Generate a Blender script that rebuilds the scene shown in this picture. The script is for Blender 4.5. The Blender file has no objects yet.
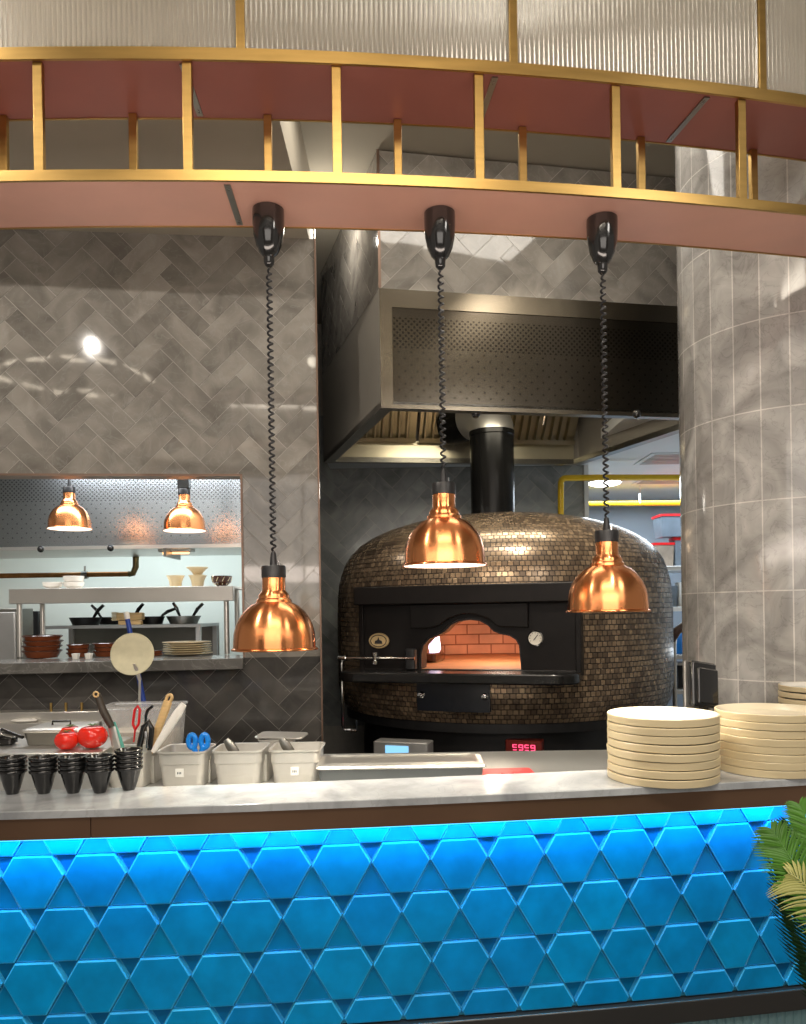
import bpy, math, random
from mathutils import Vector, Matrix
random.seed(7)
R = math.radians
PI = math.pi
sc = bpy.context.scene
col = sc.collection
EYE = 1.6; F = 770.0; HZ = 612.0; ROLL = 0.015

def at(px, py, D):
    """world point seen at pixel (px,py) at depth D"""
    x = px - ROLL*(py-600); y = py + ROLL*(px-403)
    return Vector(((x-403)/F*D, D, EYE-(y-HZ)/F*D))

# ------------------------------------------------------------------ materials
MATS = {}
def new_mat(name):
    m = bpy.data.materials.new(name); m.use_nodes = True
    return m, m.node_tree.nodes, m.node_tree.links, m.node_tree.nodes['Principled BSDF']
def setp(b, **k):
    for n, v in k.items():
        n = n.replace('_', ' ')
        if n in b.inputs:
            b.inputs[n].default_value = v
def rgb(c): return (c[0], c[1], c[2], 1)
def s2l(r, g, b):
    f = lambda v: (v/255/12.92) if v/255 <= .04045 else ((v/255+.055)/1.055)**2.4
    return (f(r), f(g), f(b))
def mat(name, c, rough=.5, metal=0, var=0, scale=20, bump=0, coat=0, trans=0, ior=1.5, emit=None, es=0, aniso=None):
    """plain procedural material: noise varies colour, roughness and bump"""
    if name in MATS: return MATS[name]
    m, N, L, b = new_mat(name)
    setp(b, Base_Color=rgb(c), Roughness=rough, Metallic=metal, IOR=ior)
    b.inputs['Coat Weight'].default_value = coat
    b.inputs['Transmission Weight'].default_value = trans
    if emit:
        b.inputs['Emission Color'].default_value = rgb(emit); b.inputs['Emission Strength'].default_value = es
    tc = N.new('ShaderNodeTexCoord'); mp = N.new('ShaderNodeMapping')
    L.new(tc.outputs['Object'], mp.inputs['Vector'])
    if aniso: mp.inputs['Scale'].default_value = aniso
    nz = N.new('ShaderNodeTexNoise'); nz.inputs['Scale'].default_value = scale; nz.inputs['Detail'].default_value = 5
    L.new(mp.outputs['Vector'], nz.inputs['Vector'])
    if var:
        r = N.new('ShaderNodeValToRGB')
        r.color_ramp.elements[0].position = .3; r.color_ramp.elements[1].position = .7
        r.color_ramp.elements[0].color = rgb([x*(1-var) for x in c]); r.color_ramp.elements[1].color = rgb([min(1, x*(1+var)) for x in c])
        L.new(nz.outputs['Fac'], r.inputs['Fac']); L.new(r.outputs['Color'], b.inputs['Base Color'])
    mr = N.new('ShaderNodeMapRange'); mr.inputs['To Min'].default_value = max(0, rough*.85); mr.inputs['To Max'].default_value = min(1, rough*1.15)
    L.new(nz.outputs['Fac'], mr.inputs['Value']); L.new(mr.outputs['Result'], b.inputs['Roughness'])
    if bump:
        bp = N.new('ShaderNodeBump'); bp.inputs['Strength'].default_value = bump; bp.inputs['Distance'].default_value = .002
        L.new(nz.outputs['Fac'], bp.inputs['Height']); L.new(bp.outputs['Normal'], b.inputs['Normal'])
    MATS[name] = m; return m

def marble_mat(name, base, dark, rough=.12, tint=True, spec=.5, vein=(.35, .35, .33)):
    """stone with clouds and thin veins; the 'tint' attribute shifts each tile"""
    m, N, L, b = new_mat(name)
    tc = N.new('ShaderNodeTexCoord')
    at_ = N.new('ShaderNodeAttribute'); at_.attribute_name = 'tint'
    off = N.new('ShaderNodeVectorMath'); off.operation = 'MULTIPLY_ADD'
    off.inputs[1].default_value = (37, 53, 71)
    if tint:
        L.new(at_.outputs['Vector'], off.inputs[0])
    else: off.inputs[0].default_value = (0, 0, 0)
    L.new(tc.outputs['Object'], off.inputs[2])
    n1 = N.new('ShaderNodeTexNoise'); n1.inputs['Scale'].default_value = 5; n1.inputs['Detail'].default_value = 7; n1.inputs['Distortion'].default_value = 1.2
    n2 = N.new('ShaderNodeTexNoise'); n2.inputs['Scale'].default_value = 7; n2.inputs['Detail'].default_value = 4; n2.inputs['Distortion'].default_value = 2.2
    L.new(off.outputs[0], n1.inputs['Vector']); L.new(off.outputs[0], n2.inputs['Vector'])
    r1 = N.new('ShaderNodeValToRGB'); e = r1.color_ramp.elements
    e[0].position = .3; e[1].position = .72; e[0].color = rgb(dark); e[1].color = rgb(base)
    L.new(n1.outputs['Fac'], r1.inputs['Fac'])
    ab = N.new('ShaderNodeMath'); ab.operation = 'SUBTRACT'; ab.inputs[1].default_value = .5; L.new(n2.outputs['Fac'], ab.inputs[0])
    a2 = N.new('ShaderNodeMath'); a2.operation = 'ABSOLUTE'; L.new(ab.outputs[0], a2.inputs[0])
    r2 = N.new('ShaderNodeValToRGB'); e = r2.color_ramp.elements
    e[0].position = 0; e[1].position = .022; e[0].color = (1, 1, 1, 1); e[1].color = (0, 0, 0, 1)
    L.new(a2.outputs[0], r2.inputs['Fac'])
    sc_ = N.new('ShaderNodeMath'); sc_.operation = 'MULTIPLY'; sc_.inputs[1].default_value = .28; L.new(r2.outputs['Color'], sc_.inputs[0])
    mx = N.new('ShaderNodeMix'); mx.data_type = 'RGBA'; L.new(sc_.outputs[0], mx.inputs[0])
    L.new(r1.outputs['Color'], mx.inputs[6]); mx.inputs[7].default_value = rgb(vein)
    out = mx.outputs[2]
    if tint:
        mr = N.new('ShaderNodeMapRange'); mr.inputs['To Min'].default_value = .84; mr.inputs['To Max'].default_value = 1.14
        sp = N.new('ShaderNodeSeparateXYZ'); L.new(at_.outputs['Vector'], sp.inputs[0]); L.new(sp.outputs['X'], mr.inputs['Value'])
        vm = N.new('ShaderNodeVectorMath'); vm.operation = 'SCALE'; L.new(out, vm.inputs[0]); L.new(mr.outputs[0], vm.inputs['Scale'])
        out = vm.outputs[0]
    L.new(out, b.inputs['Base Color'])
    setp(b, Roughness=rough, IOR=1.5)
    b.inputs['Specular IOR Level'].default_value = spec
    MATS[name] = m; return m

def uv_brick_mat(name, c1, c2, mortar, w, h, ms, offset=.5, rough=.35, metal=0, bump=.4, marble=False, spec=.5, bias=0):
    m, N, L, b = new_mat(name)
    uv = N.new('ShaderNodeUVMap')
    br = N.new('ShaderNodeTexBrick'); br.offset = offset; br.squash = 1
    for k, v in (('Scale', 1), ('Brick Width', w), ('Row Height', h), ('Mortar Size', ms), ('Mortar Smooth', .2), ('Bias', bias)):
        br.inputs[k].default_value = v
    br.inputs['Color1'].default_value = rgb(c1); br.inputs['Color2'].default_value = rgb(c2); br.inputs['Mortar'].default_value = rgb(mortar)
    L.new(uv.outputs[0], br.inputs['Vector'])
    tc = N.new('ShaderNodeTexCoord')
    nz = N.new('ShaderNodeTexNoise'); nz.inputs['Scale'].default_value = 4 if not marble else 6; nz.inputs['Detail'].default_value = 7; nz.inputs['Distortion'].default_value = 1.5 if marble else .3
    L.new(tc.outputs['Object'], nz.inputs['Vector'])
    rr = N.new('ShaderNodeMapRange'); rr.inputs['From Min'].default_value = .3; rr.inputs['From Max'].default_value = .7
    rr.inputs['To Min'].default_value = .68; rr.inputs['To Max'].default_value = 1.3
    L.new(nz.outputs['Fac'], rr.inputs['Value'])
    vm = N.new('ShaderNodeVectorMath'); vm.operation = 'SCALE'; L.new(br.outputs['Color'], vm.inputs[0]); L.new(rr.outputs[0], vm.inputs['Scale'])
    out = vm.outputs[0]
    if marble:
        n2 = N.new('ShaderNodeTexNoise'); n2.inputs['Scale'].default_value = 9; n2.inputs['Detail'].default_value = 4; n2.inputs['Distortion'].default_value = 2.5
        L.new(tc.outputs['Object'], n2.inputs['Vector'])
        ab = N.new('ShaderNodeMath'); ab.operation = 'SUBTRACT'; ab.inputs[1].default_value = .5; L.new(n2.outputs['Fac'], ab.inputs[0])
        a2 = N.new('ShaderNodeMath'); a2.operation = 'ABSOLUTE'; L.new(ab.outputs[0], a2.inputs[0])
        r2 = N.new('ShaderNodeValToRGB'); e = r2.color_ramp.elements
        e[0].position = 0; e[1].position = .02; e[0].color = (.82, .82, .82, 1); e[1].color = (1, 1, 1, 1)
        L.new(a2.outputs[0], r2.inputs['Fac'])
        v2 = N.new('ShaderNodeVectorMath'); v2.operation = 'MULTIPLY'; L.new(out, v2.inputs[0]); L.new(r2.outputs['Color'], v2.inputs[1])
        out = v2.outputs[0]
    L.new(out, b.inputs['Base Color'])
    bp = N.new('ShaderNodeBump'); bp.inputs['Strength'].default_value = bump; bp.inputs['Distance'].default_value = .003; bp.invert = True
    L.new(br.outputs['Fac'], bp.inputs['Height']); L.new(bp.outputs['Normal'], b.inputs['Normal'])
    setp(b, Roughness=rough, Metallic=metal); b.inputs['Specular IOR Level'].default_value = spec
    # every brick its own gloss
    sep = N.new('ShaderNodeSeparateColor'); L.new(br.outputs['Color'], sep.inputs[0])
    mr = N.new('ShaderNodeMapRange'); mr.inputs['From Max'].default_value = max(c1+c2); mr.inputs['To Min'].default_value = min(1, rough*1.3); mr.inputs['To Max'].default_value = rough*.7
    L.new(sep.outputs[0], mr.inputs['Value']); L.new(mr.outputs[0], b.inputs['Roughness'])
    MATS[name] = m; return m

def perforated_mat(name, c, rough=.3):
    """brushed steel with rows of small punched holes, from the UV in metres"""
    m, N, L, b = new_mat(name)
    uv = N.new('ShaderNodeUVMap'); sep = N.new('ShaderNodeSeparateXYZ'); L.new(uv.outputs[0], sep.inputs[0])
    def M(op, a, b_=None, c_=None):
        n = N.new('ShaderNodeMath'); n.operation = op
        for i, v in enumerate((a, b_, c_)):
            if v is None: continue
            if isinstance(v, (int, float)): n.inputs[i].default_value = v
            else: L.new(v, n.inputs[i])
        return n.outputs[0]
    def dots(p, r):
        fu = M('SUBTRACT', M('FRACT', M('DIVIDE', sep.outputs['X'], p)), .5)
        fv = M('SUBTRACT', M('FRACT', M('DIVIDE', sep.outputs['Y'], p)), .5)
        d = M('ADD', M('MULTIPLY', fu, fu), M('MULTIPLY', fv, fv))
        d1 = M('LESS_THAN', d, r*r)
        fu2 = M('SUBTRACT', M('FRACT', M('ADD', M('DIVIDE', sep.outputs['X'], p), .5)), .5)
        fv2 = M('SUBTRACT', M('FRACT', M('ADD', M('DIVIDE', sep.outputs['Y'], p), .5)), .5)
        d2 = M('LESS_THAN', M('ADD', M('MULTIPLY', fu2, fu2), M('MULTIPLY', fv2, fv2)), r*r)
        return M('MAXIMUM', d1, d2)
    dense = M('MULTIPLY', dots(.026, .2), M('MULTIPLY', M('GREATER_THAN', sep.outputs['Y'], .27), M('LESS_THAN', sep.outputs['Y'], .405)))
    loose = M('MULTIPLY', dots(.056, .08), M('MULTIPLY', M('GREATER_THAN', sep.outputs['Y'], .03), M('LESS_THAN', sep.outputs['Y'], .27)))
    k = M('MAXIMUM', dense, loose)
    mx = N.new('ShaderNodeMix'); mx.data_type = 'RGBA'; L.new(k, mx.inputs[0])
    mx.inputs[6].default_value = rgb(c); mx.inputs[7].default_value = rgb([x*.4 for x in c])
    L.new(mx.outputs[2], b.inputs['Base Color'])
    setp(b, Metallic=1, Roughness=rough)
    tc = N.new('ShaderNodeTexCoord'); mp = N.new('ShaderNodeMapping'); mp.inputs['Scale'].default_value = (3, 3, 160)
    L.new(tc.outputs['Object'], mp.inputs['Vector'])
    nz = N.new('ShaderNodeTexNoise'); nz.inputs['Scale'].default_value = 3; L.new(mp.outputs[0], nz.inputs['Vector'])
    bp = N.new('ShaderNodeBump'); bp.inputs['Strength'].default_value = .05; L.new(nz.outputs['Fac'], bp.inputs['Height']); L.new(bp.outputs['Normal'], b.inputs['Normal'])
    MATS[name] = m; return m

def glazed_tile_mat():
    m, N, L, b = new_mat('glazed_blue_tile')
    a = N.new('ShaderNodeAttribute'); a.attribute_name = 'tint'
    tc = N.new('ShaderNodeTexCoord'); nz = N.new('ShaderNodeTexNoise'); nz.inputs['Scale'].default_value = 14; nz.inputs['Detail'].default_value = 6
    L.new(tc.outputs['Object'], nz.inputs['Vector'])
    mr = N.new('ShaderNodeMapRange'); mr.inputs['From Min'].default_value = .3; mr.inputs['From Max'].default_value = .7; mr.inputs['To Min'].default_value = .82; mr.inputs['To Max'].default_value = 1.15
    L.new(nz.outputs['Fac'], mr.inputs['Value'])
    vm = N.new('ShaderNodeVectorMath'); vm.operation = 'SCALE'; L.new(a.outputs['Vector'], vm.inputs[0]); L.new(mr.outputs[0], vm.inputs['Scale'])
    L.new(vm.outputs[0], b.inputs['Base Color'])
    setp(b, Roughness=.3); b.inputs['Coat Weight'].default_value = .15; b.inputs['Coat Roughness'].default_value = .12; b.inputs['Specular IOR Level'].default_value = .3
    MATS['glazed'] = m; return m

def glass_mat(name, c, rough, alpha_mix=.5, ior=1.45):
    """translucent glass or plastic: clear transmission mixed with straight see-through"""
    m, N, L, b = new_mat(name)
    setp(b, Base_Color=rgb(c), Roughness=rough, IOR=ior); b.inputs['Transmission Weight'].default_value = 1
    t = N.new('ShaderNodeBsdfTransparent'); t.inputs[0].default_value = rgb(c)
    mx = N.new('ShaderNodeMixShader'); mx.inputs[0].default_value = alpha_mix
    L.new(b.outputs[0], mx.inputs[1]); L.new(t.outputs[0], mx.inputs[2])
    L.new(mx.outputs[0], N['Material Output'].inputs['Surface'])
    nz = N.new('ShaderNodeTexNoise'); nz.inputs['Scale'].default_value = 30
    MATS[name] = m; return m

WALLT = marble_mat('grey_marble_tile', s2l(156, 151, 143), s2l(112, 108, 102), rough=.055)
WALL_SHADED = marble_mat('shaded_marble_tile', s2l(98, 95, 91), s2l(62, 61, 60), rough=.08, vein=(.1, .1, .1))  # same marble tile, with the shade under the sill put into its colour
GROUT = mat('grout', s2l(172, 168, 160), .8, var=.1)
COUNTER = marble_mat('white_grey_marble', s2l(206, 209, 211), s2l(150, 153, 156), rough=.12, tint=False, vein=(.3, .3, .3))
SILL = marble_mat('sill_marble', s2l(120, 118, 114), s2l(78, 77, 74), rough=.2, tint=False)
COLT = uv_brick_mat('column_marble_tile', s2l(176, 174, 170), s2l(156, 153, 149), s2l(206, 202, 196), .0905, .305, .0022, offset=0, rough=.14, bump=.25, marble=True)
MOSAIC = uv_brick_mat('bronze_mosaic', s2l(176, 152, 124), s2l(106, 91, 76), s2l(48, 42, 38), .0275, .0255, .0022, rough=.28, metal=.55, bump=.8)
BRICK = uv_brick_mat('oven_brick', s2l(205, 148, 112), s2l(186, 130, 98), s2l(140, 88, 62), .15, .062, .004, rough=.8, bump=.7)
BRASS = mat('brushed_brass', s2l(178, 146, 88), .34, 1, var=.1, scale=6, aniso=(1, 1, 8))
COPPER_BAND = mat('bronze_band', s2l(140, 110, 88), .36, .7, var=.12, scale=3)
PLANK_D = mat('dark_copper_plank', s2l(142, 90, 80), .42, .3, var=.08, scale=5)  # darker copper for the upper shelf board
TRIM = mat('brown_metal_trim', s2l(120, 98, 84), .4, .6, var=.1, scale=3)
COPPER_PLANK = mat('copper_plank', s2l(214, 164, 146), .42, .3, var=.06, scale=5)
COPPER = mat('polished_copper', s2l(246, 164, 106), .24, 1, var=.03, scale=12)
_n = COPPER.node_tree.nodes; _b = _n['Principled BSDF']; _b.inputs['Anisotropic'].default_value = .85; _b.inputs['Anisotropic Rotation'].default_value = .25
_t = _n.new('ShaderNodeTangent'); _t.direction_type = 'RADIAL'; _t.axis = 'Z'; COPPER.node_tree.links.new(_t.outputs[0], _b.inputs['Tangent'])
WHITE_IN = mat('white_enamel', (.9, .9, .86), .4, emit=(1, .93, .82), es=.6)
BLACK_PL = mat('black_plastic', (.012, .012, .012), .16, coat=.5)
BLACK_MAT = mat('matte_black', (.012, .012, .013), .4, var=.2)
BLACK_PIPE = mat('black_enamel_pipe', (.006, .006, .006), .25)
BLACK_PIPE.node_tree.nodes['Principled BSDF'].inputs['Specular IOR Level'].default_value = .2
STEEL = mat('stainless_steel', s2l(215, 212, 205), .33, .85, var=.04, scale=4)
WORKTOP = mat('worn_worktop_steel', s2l(176, 176, 172), .4, .45, var=.07, scale=6)
STEEL_D = mat('dark_stainless', s2l(150, 148, 142), .3, 1, var=.08, scale=4)
STEEL_M = mat('satin_steel', s2l(190, 190, 188), .45, .8, var=.08, scale=8)
CHROME = mat('chrome', s2l(225, 225, 225), .1, 1)
PERF = perforated_mat('perforated_steel', s2l(84, 79, 71), .24)
PERF2 = perforated_mat('perforated_steel_bright', s2l(190, 196, 200), .25)
CREAM = mat('cream_stoneware', s2l(226, 208, 168), .35, var=.04, scale=10)
CREAM_TOP = mat('white_glaze', s2l(240, 236, 226), .25)
CEIL_G = mat('grey_ceiling_paint', s2l(165, 158, 143), .85, var=.04, scale=3)
SOFFIT = mat('taupe_soffit_paint', s2l(176, 168, 152), .8, var=.05, scale=3)
WHITE_P = mat('white_paint', s2l(215, 218, 218), .6, var=.03, scale=3)
CREAM_W = mat('cream_wall_panel', s2l(236, 236, 224), .4, var=.03, scale=3)
BLUE_W = mat('cool_grey_wall', s2l(150, 160, 172), .5, var=.05, scale=3)
YELLOW = mat('yellow_gas_pipe', s2l(225, 185, 20), .35, var=.05)
RED = mat('red_plastic', s2l(215, 25, 30), .4, var=.05)
TOMATO = mat('tomato_skin', s2l(225, 40, 22), .2, var=.1, scale=15, coat=.5)
GREEN_ST = mat('tomato_stalk', s2l(70, 110, 40), .6)
BLUE_PL = mat('bright_blue_plastic', s2l(20, 130, 225), .3)
NAVY = mat('navy_handle', s2l(20, 60, 150), .35)
TEAL_PL = mat('teal_plastic', s2l(110, 200, 185), .4)
WOOD = mat('pale_wood', s2l(215, 180, 125), .5, var=.12, scale=20, aniso=(1, 1, 6))
WHITE_PL = mat('white_plastic', s2l(235, 232, 225), .35)
PEEL_M = mat('worn_metal_disc', s2l(190, 184, 155), .42, .45, var=.1, scale=25)
TERRA = mat('terracotta_glaze', s2l(150, 82, 50), .25, var=.15, scale=30, coat=.5)
TERRA_D = mat('dark_brown_glaze', s2l(70, 38, 24), .2, var=.2, scale=30, coat=.5)
LEAF = mat('palm_leaf', s2l(86, 138, 48), .35, var=.3, scale=9)
LEAF_D = mat('dark_palm_leaf', s2l(28, 62, 34), .3, var=.3, scale=9)
LEAF_P = mat('pale_palm_leaf', s2l(196, 196, 118), .35, var=.15, scale=9)
POT = mat('pot_clay', s2l(120, 115, 108), .6, var=.1)
FLOORM = mat('floor_stone', s2l(90, 84, 78), .5, var=.15, scale=2)
LBL = mat('paper_sticker', s2l(235, 235, 230), .6)
INK = mat('printed_ink', s2l(40, 60, 70), .6)
GAUGE = mat('gauge_face', s2l(225, 220, 205), .4)
BADGE = mat('badge_enamel', s2l(190, 165, 120), .35, .3)
TILE = glazed_tile_mat()
TILEGROUT = mat('tile_grout', s2l(80, 190, 220), .5)
FLUTE = glass_mat('fluted_glass', (.93, .92, .88), .15, .2)
_n = FLUTE.node_tree.nodes; _l = FLUTE.node_tree.links
_d = _n.new('ShaderNodeBsdfDiffuse'); _d.inputs[0].default_value = (.62, .59, .53, 1); _r = _n.new('ShaderNodeBsdfTranslucent'); _r.inputs[0].default_value = (.7, .67, .6, 1)
_g = _n.new('ShaderNodeBsdfGlossy'); _g.inputs[0].default_value = (.9, .88, .84, 1); _g.inputs[1].default_value = .1
_m1 = _n.new('ShaderNodeMixShader'); _l.new(_d.outputs[0], _m1.inputs[1]); _l.new(_r.outputs[0], _m1.inputs[2])
_m3 = _n.new('ShaderNodeMixShader'); _m3.inputs[0].default_value = .35; _l.new(_m1.outputs[0], _m3.inputs[1]); _l.new(_g.outputs[0], _m3.inputs[2])
_m2 = _n.new('ShaderNodeMixShader'); _m2.inputs[0].default_value = .5; _src = _n['Material Output'].inputs['Surface'].links[0].from_socket
_l.new(_src, _m2.inputs[1]); _l.new(_m3.outputs[0], _m2.inputs[2]); _l.new(_m2.outputs[0], _n['Material Output'].inputs['Surface'])
CLEARP = glass_mat('clear_plastic', (.95, .95, .94), .15, .6)
_n = CLEARP.node_tree.nodes; _l = CLEARP.node_tree.links; _d = _n.new('ShaderNodeBsdfDiffuse'); _d.inputs[0].default_value = (.8, .8, .8, 1)
_m2 = _n.new('ShaderNodeMixShader'); _m2.inputs[0].default_value = .22; _src = _n['Material Output'].inputs['Surface'].links[0].from_socket
_l.new(_src, _m2.inputs[1]); _l.new(_d.outputs[0], _m2.inputs[2]); _l.new(_m2.outputs[0], _n['Material Output'].inputs['Surface'])
SCREEN_B = mat('lit_blue_display', (.1, .2, .3), .3, emit=(.25, .6, .9), es=1.2)
SCREEN_R = mat('lit_red_display', (.4, .02, .05), .3, emit=(1, .08, .2), es=2.0)
LAMP_E = mat('ceiling_lamp_diffuser', (1, 1, 1), .5, emit=(1, .97, .9), es=9)
LED_E = mat('led_strip_glow', (.5, .9, 1), .5, emit=(.08, .6, 1), es=2)
DLED = mat('dining_led_glow', (1, 1, 1), .5, emit=(1, .86, .66), es=16)
BULB = mat('bulb_glow', (1, 1, 1), .5, emit=(1, .85, .6), es=10)
FLAME = mat('flame_glow', (1, .8, .7), .5, emit=(.75, .7, 1), es=2.5)

# ------------------------------------------------------------------ mesh builder
class MB:
    def __init__(s): s.v = []; s.f = []; s.uv = []; s.tint = []; s.c = (0.5, .5, .5)
    def add(s, vs, fs, uvs=None):
        o = len(s.v); s.v += [tuple(x) for x in vs]
        for i, f in enumerate(fs):
            s.f.append([o+j for j in f]); s.uv.append(uvs[i] if uvs else None); s.tint.append(s.c)
        return s
    def box(s, c, d, M=None):
        x, y, z = (q/2 for q in d); c = Vector(c)
        vs = [Vector(p) for p in ((-x,-y,-z),(x,-y,-z),(x,y,-z),(-x,y,-z),(-x,-y,z),(x,-y,z),(x,y,z),(-x,y,z))]
        if M: vs = [M @ p for p in vs]
        return s.add([p+c for p in vs], [(0,3,2,1),(4,5,6,7),(0,1,5,4),(1,2,6,5),(2,3,7,6),(3,0,4,7)])
    def span(s, a, b):
        return s.box([(a[i]+b[i])/2 for i in range(3)], [abs(a[i]-b[i]) for i in range(3)])
    def rbox(s, c, d, r=.005, rz=0, n=3):
        """box with rounded vertical corners and softened top and bottom edges"""
        e = min(r*.5, d[2]*.3)
        s.loft([(d[0]/2-e, d[1]/2-e, r, -d[2]/2), (d[0]/2, d[1]/2, r, -d[2]/2+e), (d[0]/2, d[1]/2, r, d[2]/2-e), (d[0]/2-e, d[1]/2-e, r, d[2]/2)], c, rz, n)
        return s
    def loft(s, loops, c=(0,0,0), rz=0, n=4, cap0=True, cap1=True, M=None):
        """rounded-rectangle loops (half x, half y, corner radius, z)"""
        rings = []
        for hx, hy, r, z in loops:
            r = max(1e-4, min(r, hx*.999, hy*.999)); ring = []
            for k, (sx, sy) in enumerate(((1,1),(-1,1),(-1,-1),(1,-1))):
                for j in range(n+1):
                    a = (k + j/n)*PI/2
                    ring.append(Vector(((hx-r)*sx + r*math.cos(a), (hy-r)*sy + r*math.sin(a), z)))
            rings.append(ring)
        return s.rings(rings, c, rz, cap0, cap1, M)
    def rings(s, rings, c=(0,0,0), rz=0, cap0=True, cap1=True, M=None):
        m = len(rings[0]); Q = Matrix.Rotation(rz, 3, 'Z'); c = Vector(c); vs = []
        for ring in rings:
            for p in ring:
                p = Vector(p)
                if M: p = M @ p
                vs.append(Q @ p + c)
        fs = []
        for i in range(len(rings)-1):
            for j in range(m):
                k = (j+1) % m
                fs.append((i*m+j, i*m+k, (i+1)*m+k, (i+1)*m+j))
        if cap0: fs.append(tuple(range(m-1, -1, -1)))
        if cap1: fs.append(tuple((len(rings)-1)*m+j for j in range(m)))
        return s.add(vs, fs)
    def lathe(s, prof, c=(0,0,0), seg=40, uvR=None, M=None, skip=None, sx=1, sy=1):
        vs = []; c = Vector(c)
        for r, z in prof:
            for j in range(seg):
                a = 2*PI*j/seg; p = Vector((r*math.cos(a)*sx, r*math.sin(a)*sy, z))
                if M: p = M @ p
                vs.append(p+c)
        fs = []; uvs = []; acc = [0]
        for i in range(1, len(prof)): acc.append(acc[-1]+math.hypot(prof[i][0]-prof[i-1][0], prof[i][1]-prof[i-1][1]))
        for i in range(len(prof)-1):
            for j in range(seg):
                k = (j+1) % seg
                if skip and skip(i, j): continue
                q = [i*seg+j, i*seg+k, (i+1)*seg+k, (i+1)*seg+j]
                fs.append(q)
                if uvR:
                    u0, u1 = 2*PI*j/seg*uvR, 2*PI*(j+1)/seg*uvR
                    uvs.append([(u0, acc[i]), (u1, acc[i]), (u1, acc[i+1]), (u0, acc[i+1])])
        if not uvR:
            if prof[0][0] > 1e-5 and prof[0] != prof[-1]: fs.append(list(range(seg-1, -1, -1)))
            if prof[-1][0] > 1e-5 and prof[0] != prof[-1]: fs.append([(len(prof)-1)*seg+j for j in range(seg)])
        return s.add(vs, fs, uvs if uvR else None)
    def tube(s, path, r, n=10, cap=True, flat=None):
        P = [Vector(p) for p in path]; rs = r if isinstance(r, (list, tuple)) else [r]*len(P)
        t0 = (P[1]-P[0]).normalized(); up = Vector((0, 0, 1)) if abs(t0.z) < .9 else Vector((0, 1, 0))
        a = t0.cross(up).normalized(); rings = []
        for i, p in enumerate(P):
            t = (P[min(i+1, len(P)-1)]-P[max(i-1, 0)]).normalized()
            a = (a - t*a.dot(t)).normalized(); b = t.cross(a)
            fx, fy = flat if flat else (1, 1)
            rings.append([p + a*math.cos(2*PI*k/n)*rs[i]*fx + b*math.sin(2*PI*k/n)*rs[i]*fy for k in range(n)])
        return s.rings(rings, cap0=cap, cap1=cap)
    def sphere(s, c, r, seg=20, rings=10, sz=1):
        pr = [(max(1e-6, r*math.sin(PI*i/rings)), -r*sz*math.cos(PI*i/rings)) for i in range(rings+1)]
        return s.lathe(pr, c, seg)
    def prism(s, pts, d, M=None, c=(0,0,0)):
        """polygon (x,z) extruded by d along y"""
        n = len(pts); c = Vector(c)
        vs = [Vector((x, 0, z)) for x, z in pts] + [Vector((x, d, z)) for x, z in pts]
        if M: vs = [M @ p for p in vs]
        fs = [tuple(range(n)), tuple(range(2*n-1, n-1, -1))] + [((i+1) % n, i, n+i, n+(i+1) % n) for i in range(n)]
        return s.add([p+c for p in vs], fs)
    def build(s, name, m, parent=None, loc=None, rz=0, smooth=35, bevel=0):
        me = bpy.data.meshes.new(name); me.from_pydata(s.v, [], s.f)
        if any(u for u in s.uv):
            l = me.uv_layers.new(name='UVMap'); k = 0
            for f, u in zip(s.f, s.uv):
                for j in range(len(f)):
                    l.data[k].uv = u[j] if u else (0, 0); k += 1
        if any(t != (0.5, .5, .5) for t in s.tint):
            a = me.attributes.new('tint', 'FLOAT_COLOR', 'CORNER'); k = 0
            for f, t in zip(s.f, s.tint):
                for j in range(len(f)): a.data[k].color = (t[0], t[1], t[2], 1); k += 1
        me.materials.append(m)
        if smooth:
            for p in me.polygons: p.use_smooth = True
            me.set_sharp_from_angle(angle=R(smooth))
        me.update()
        o = bpy.data.objects.new(name, me); col.objects.link(o)
        if parent: o.parent = parent
        if loc is not None: o.location = loc
        o.rotation_euler.z = rz
        if bevel:
            b = o.modifiers.new('bevel', 'BEVEL'); b.width = bevel; b.segments = 2; b.limit_method = 'ANGLE'
        return o

def tag(o, label=None, cat=None, group=None, kind=None):
    if label: o['label'] = label
    if cat: o['category'] = cat
    if group: o['group'] = group
    if kind: o['kind'] = kind
    return o
def thing(name, label, cat, loc=(0,0,0), rz=0, group=None):
    o = bpy.data.objects.new(name, None); col.objects.link(o)
    o.location = loc; o.rotation_euler.z = rz; o.empty_display_size = .05
    return tag(o, label, cat, group)
def struct(name, mb, m, label=None, cat=None, **k):
    o = mb.build(name, m, **k); tag(o, label, cat, kind='structure'); return o
def kids(o): return [c for c in bpy.data.objects if c.parent == o]
def dup(o, parent=None):
    c = o.copy(); col.objects.link(c)
    if parent: c.parent = parent
    for ch in kids(o): dup(ch, c)
    return c
ORD = ['lowest', 'second from the bottom', 'third from the bottom', 'fourth from the bottom', 'fifth from the bottom', 'sixth from the bottom', 'seventh from the bottom', 'eighth from the bottom', 'ninth from the bottom']
def light(kind, name, loc, energy, color=(1, 1, 1), size=.3, rot=None, size_y=None, spot=None, target=None, blend=.5, spec=1):
    d = bpy.data.lights.new(name, kind); d.energy = energy; d.color = color
    if kind == 'AREA':
        d.size = size
        if size_y: d.shape = 'RECTANGLE'; d.size_y = size_y
    else: d.shadow_soft_size = size
    if kind == 'SPOT': d.spot_size = R(spot or 90); d.spot_blend = blend
    d.specular_factor = spec
    o = bpy.data.objects.new(name, d); col.objects.link(o); o.location = loc
    if target is not None: o.rotation_euler = (Vector(target)-Vector(loc)).to_track_quat('-Z', 'Y').to_euler()
    elif rot: o.rotation_euler = rot
    return o

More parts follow.
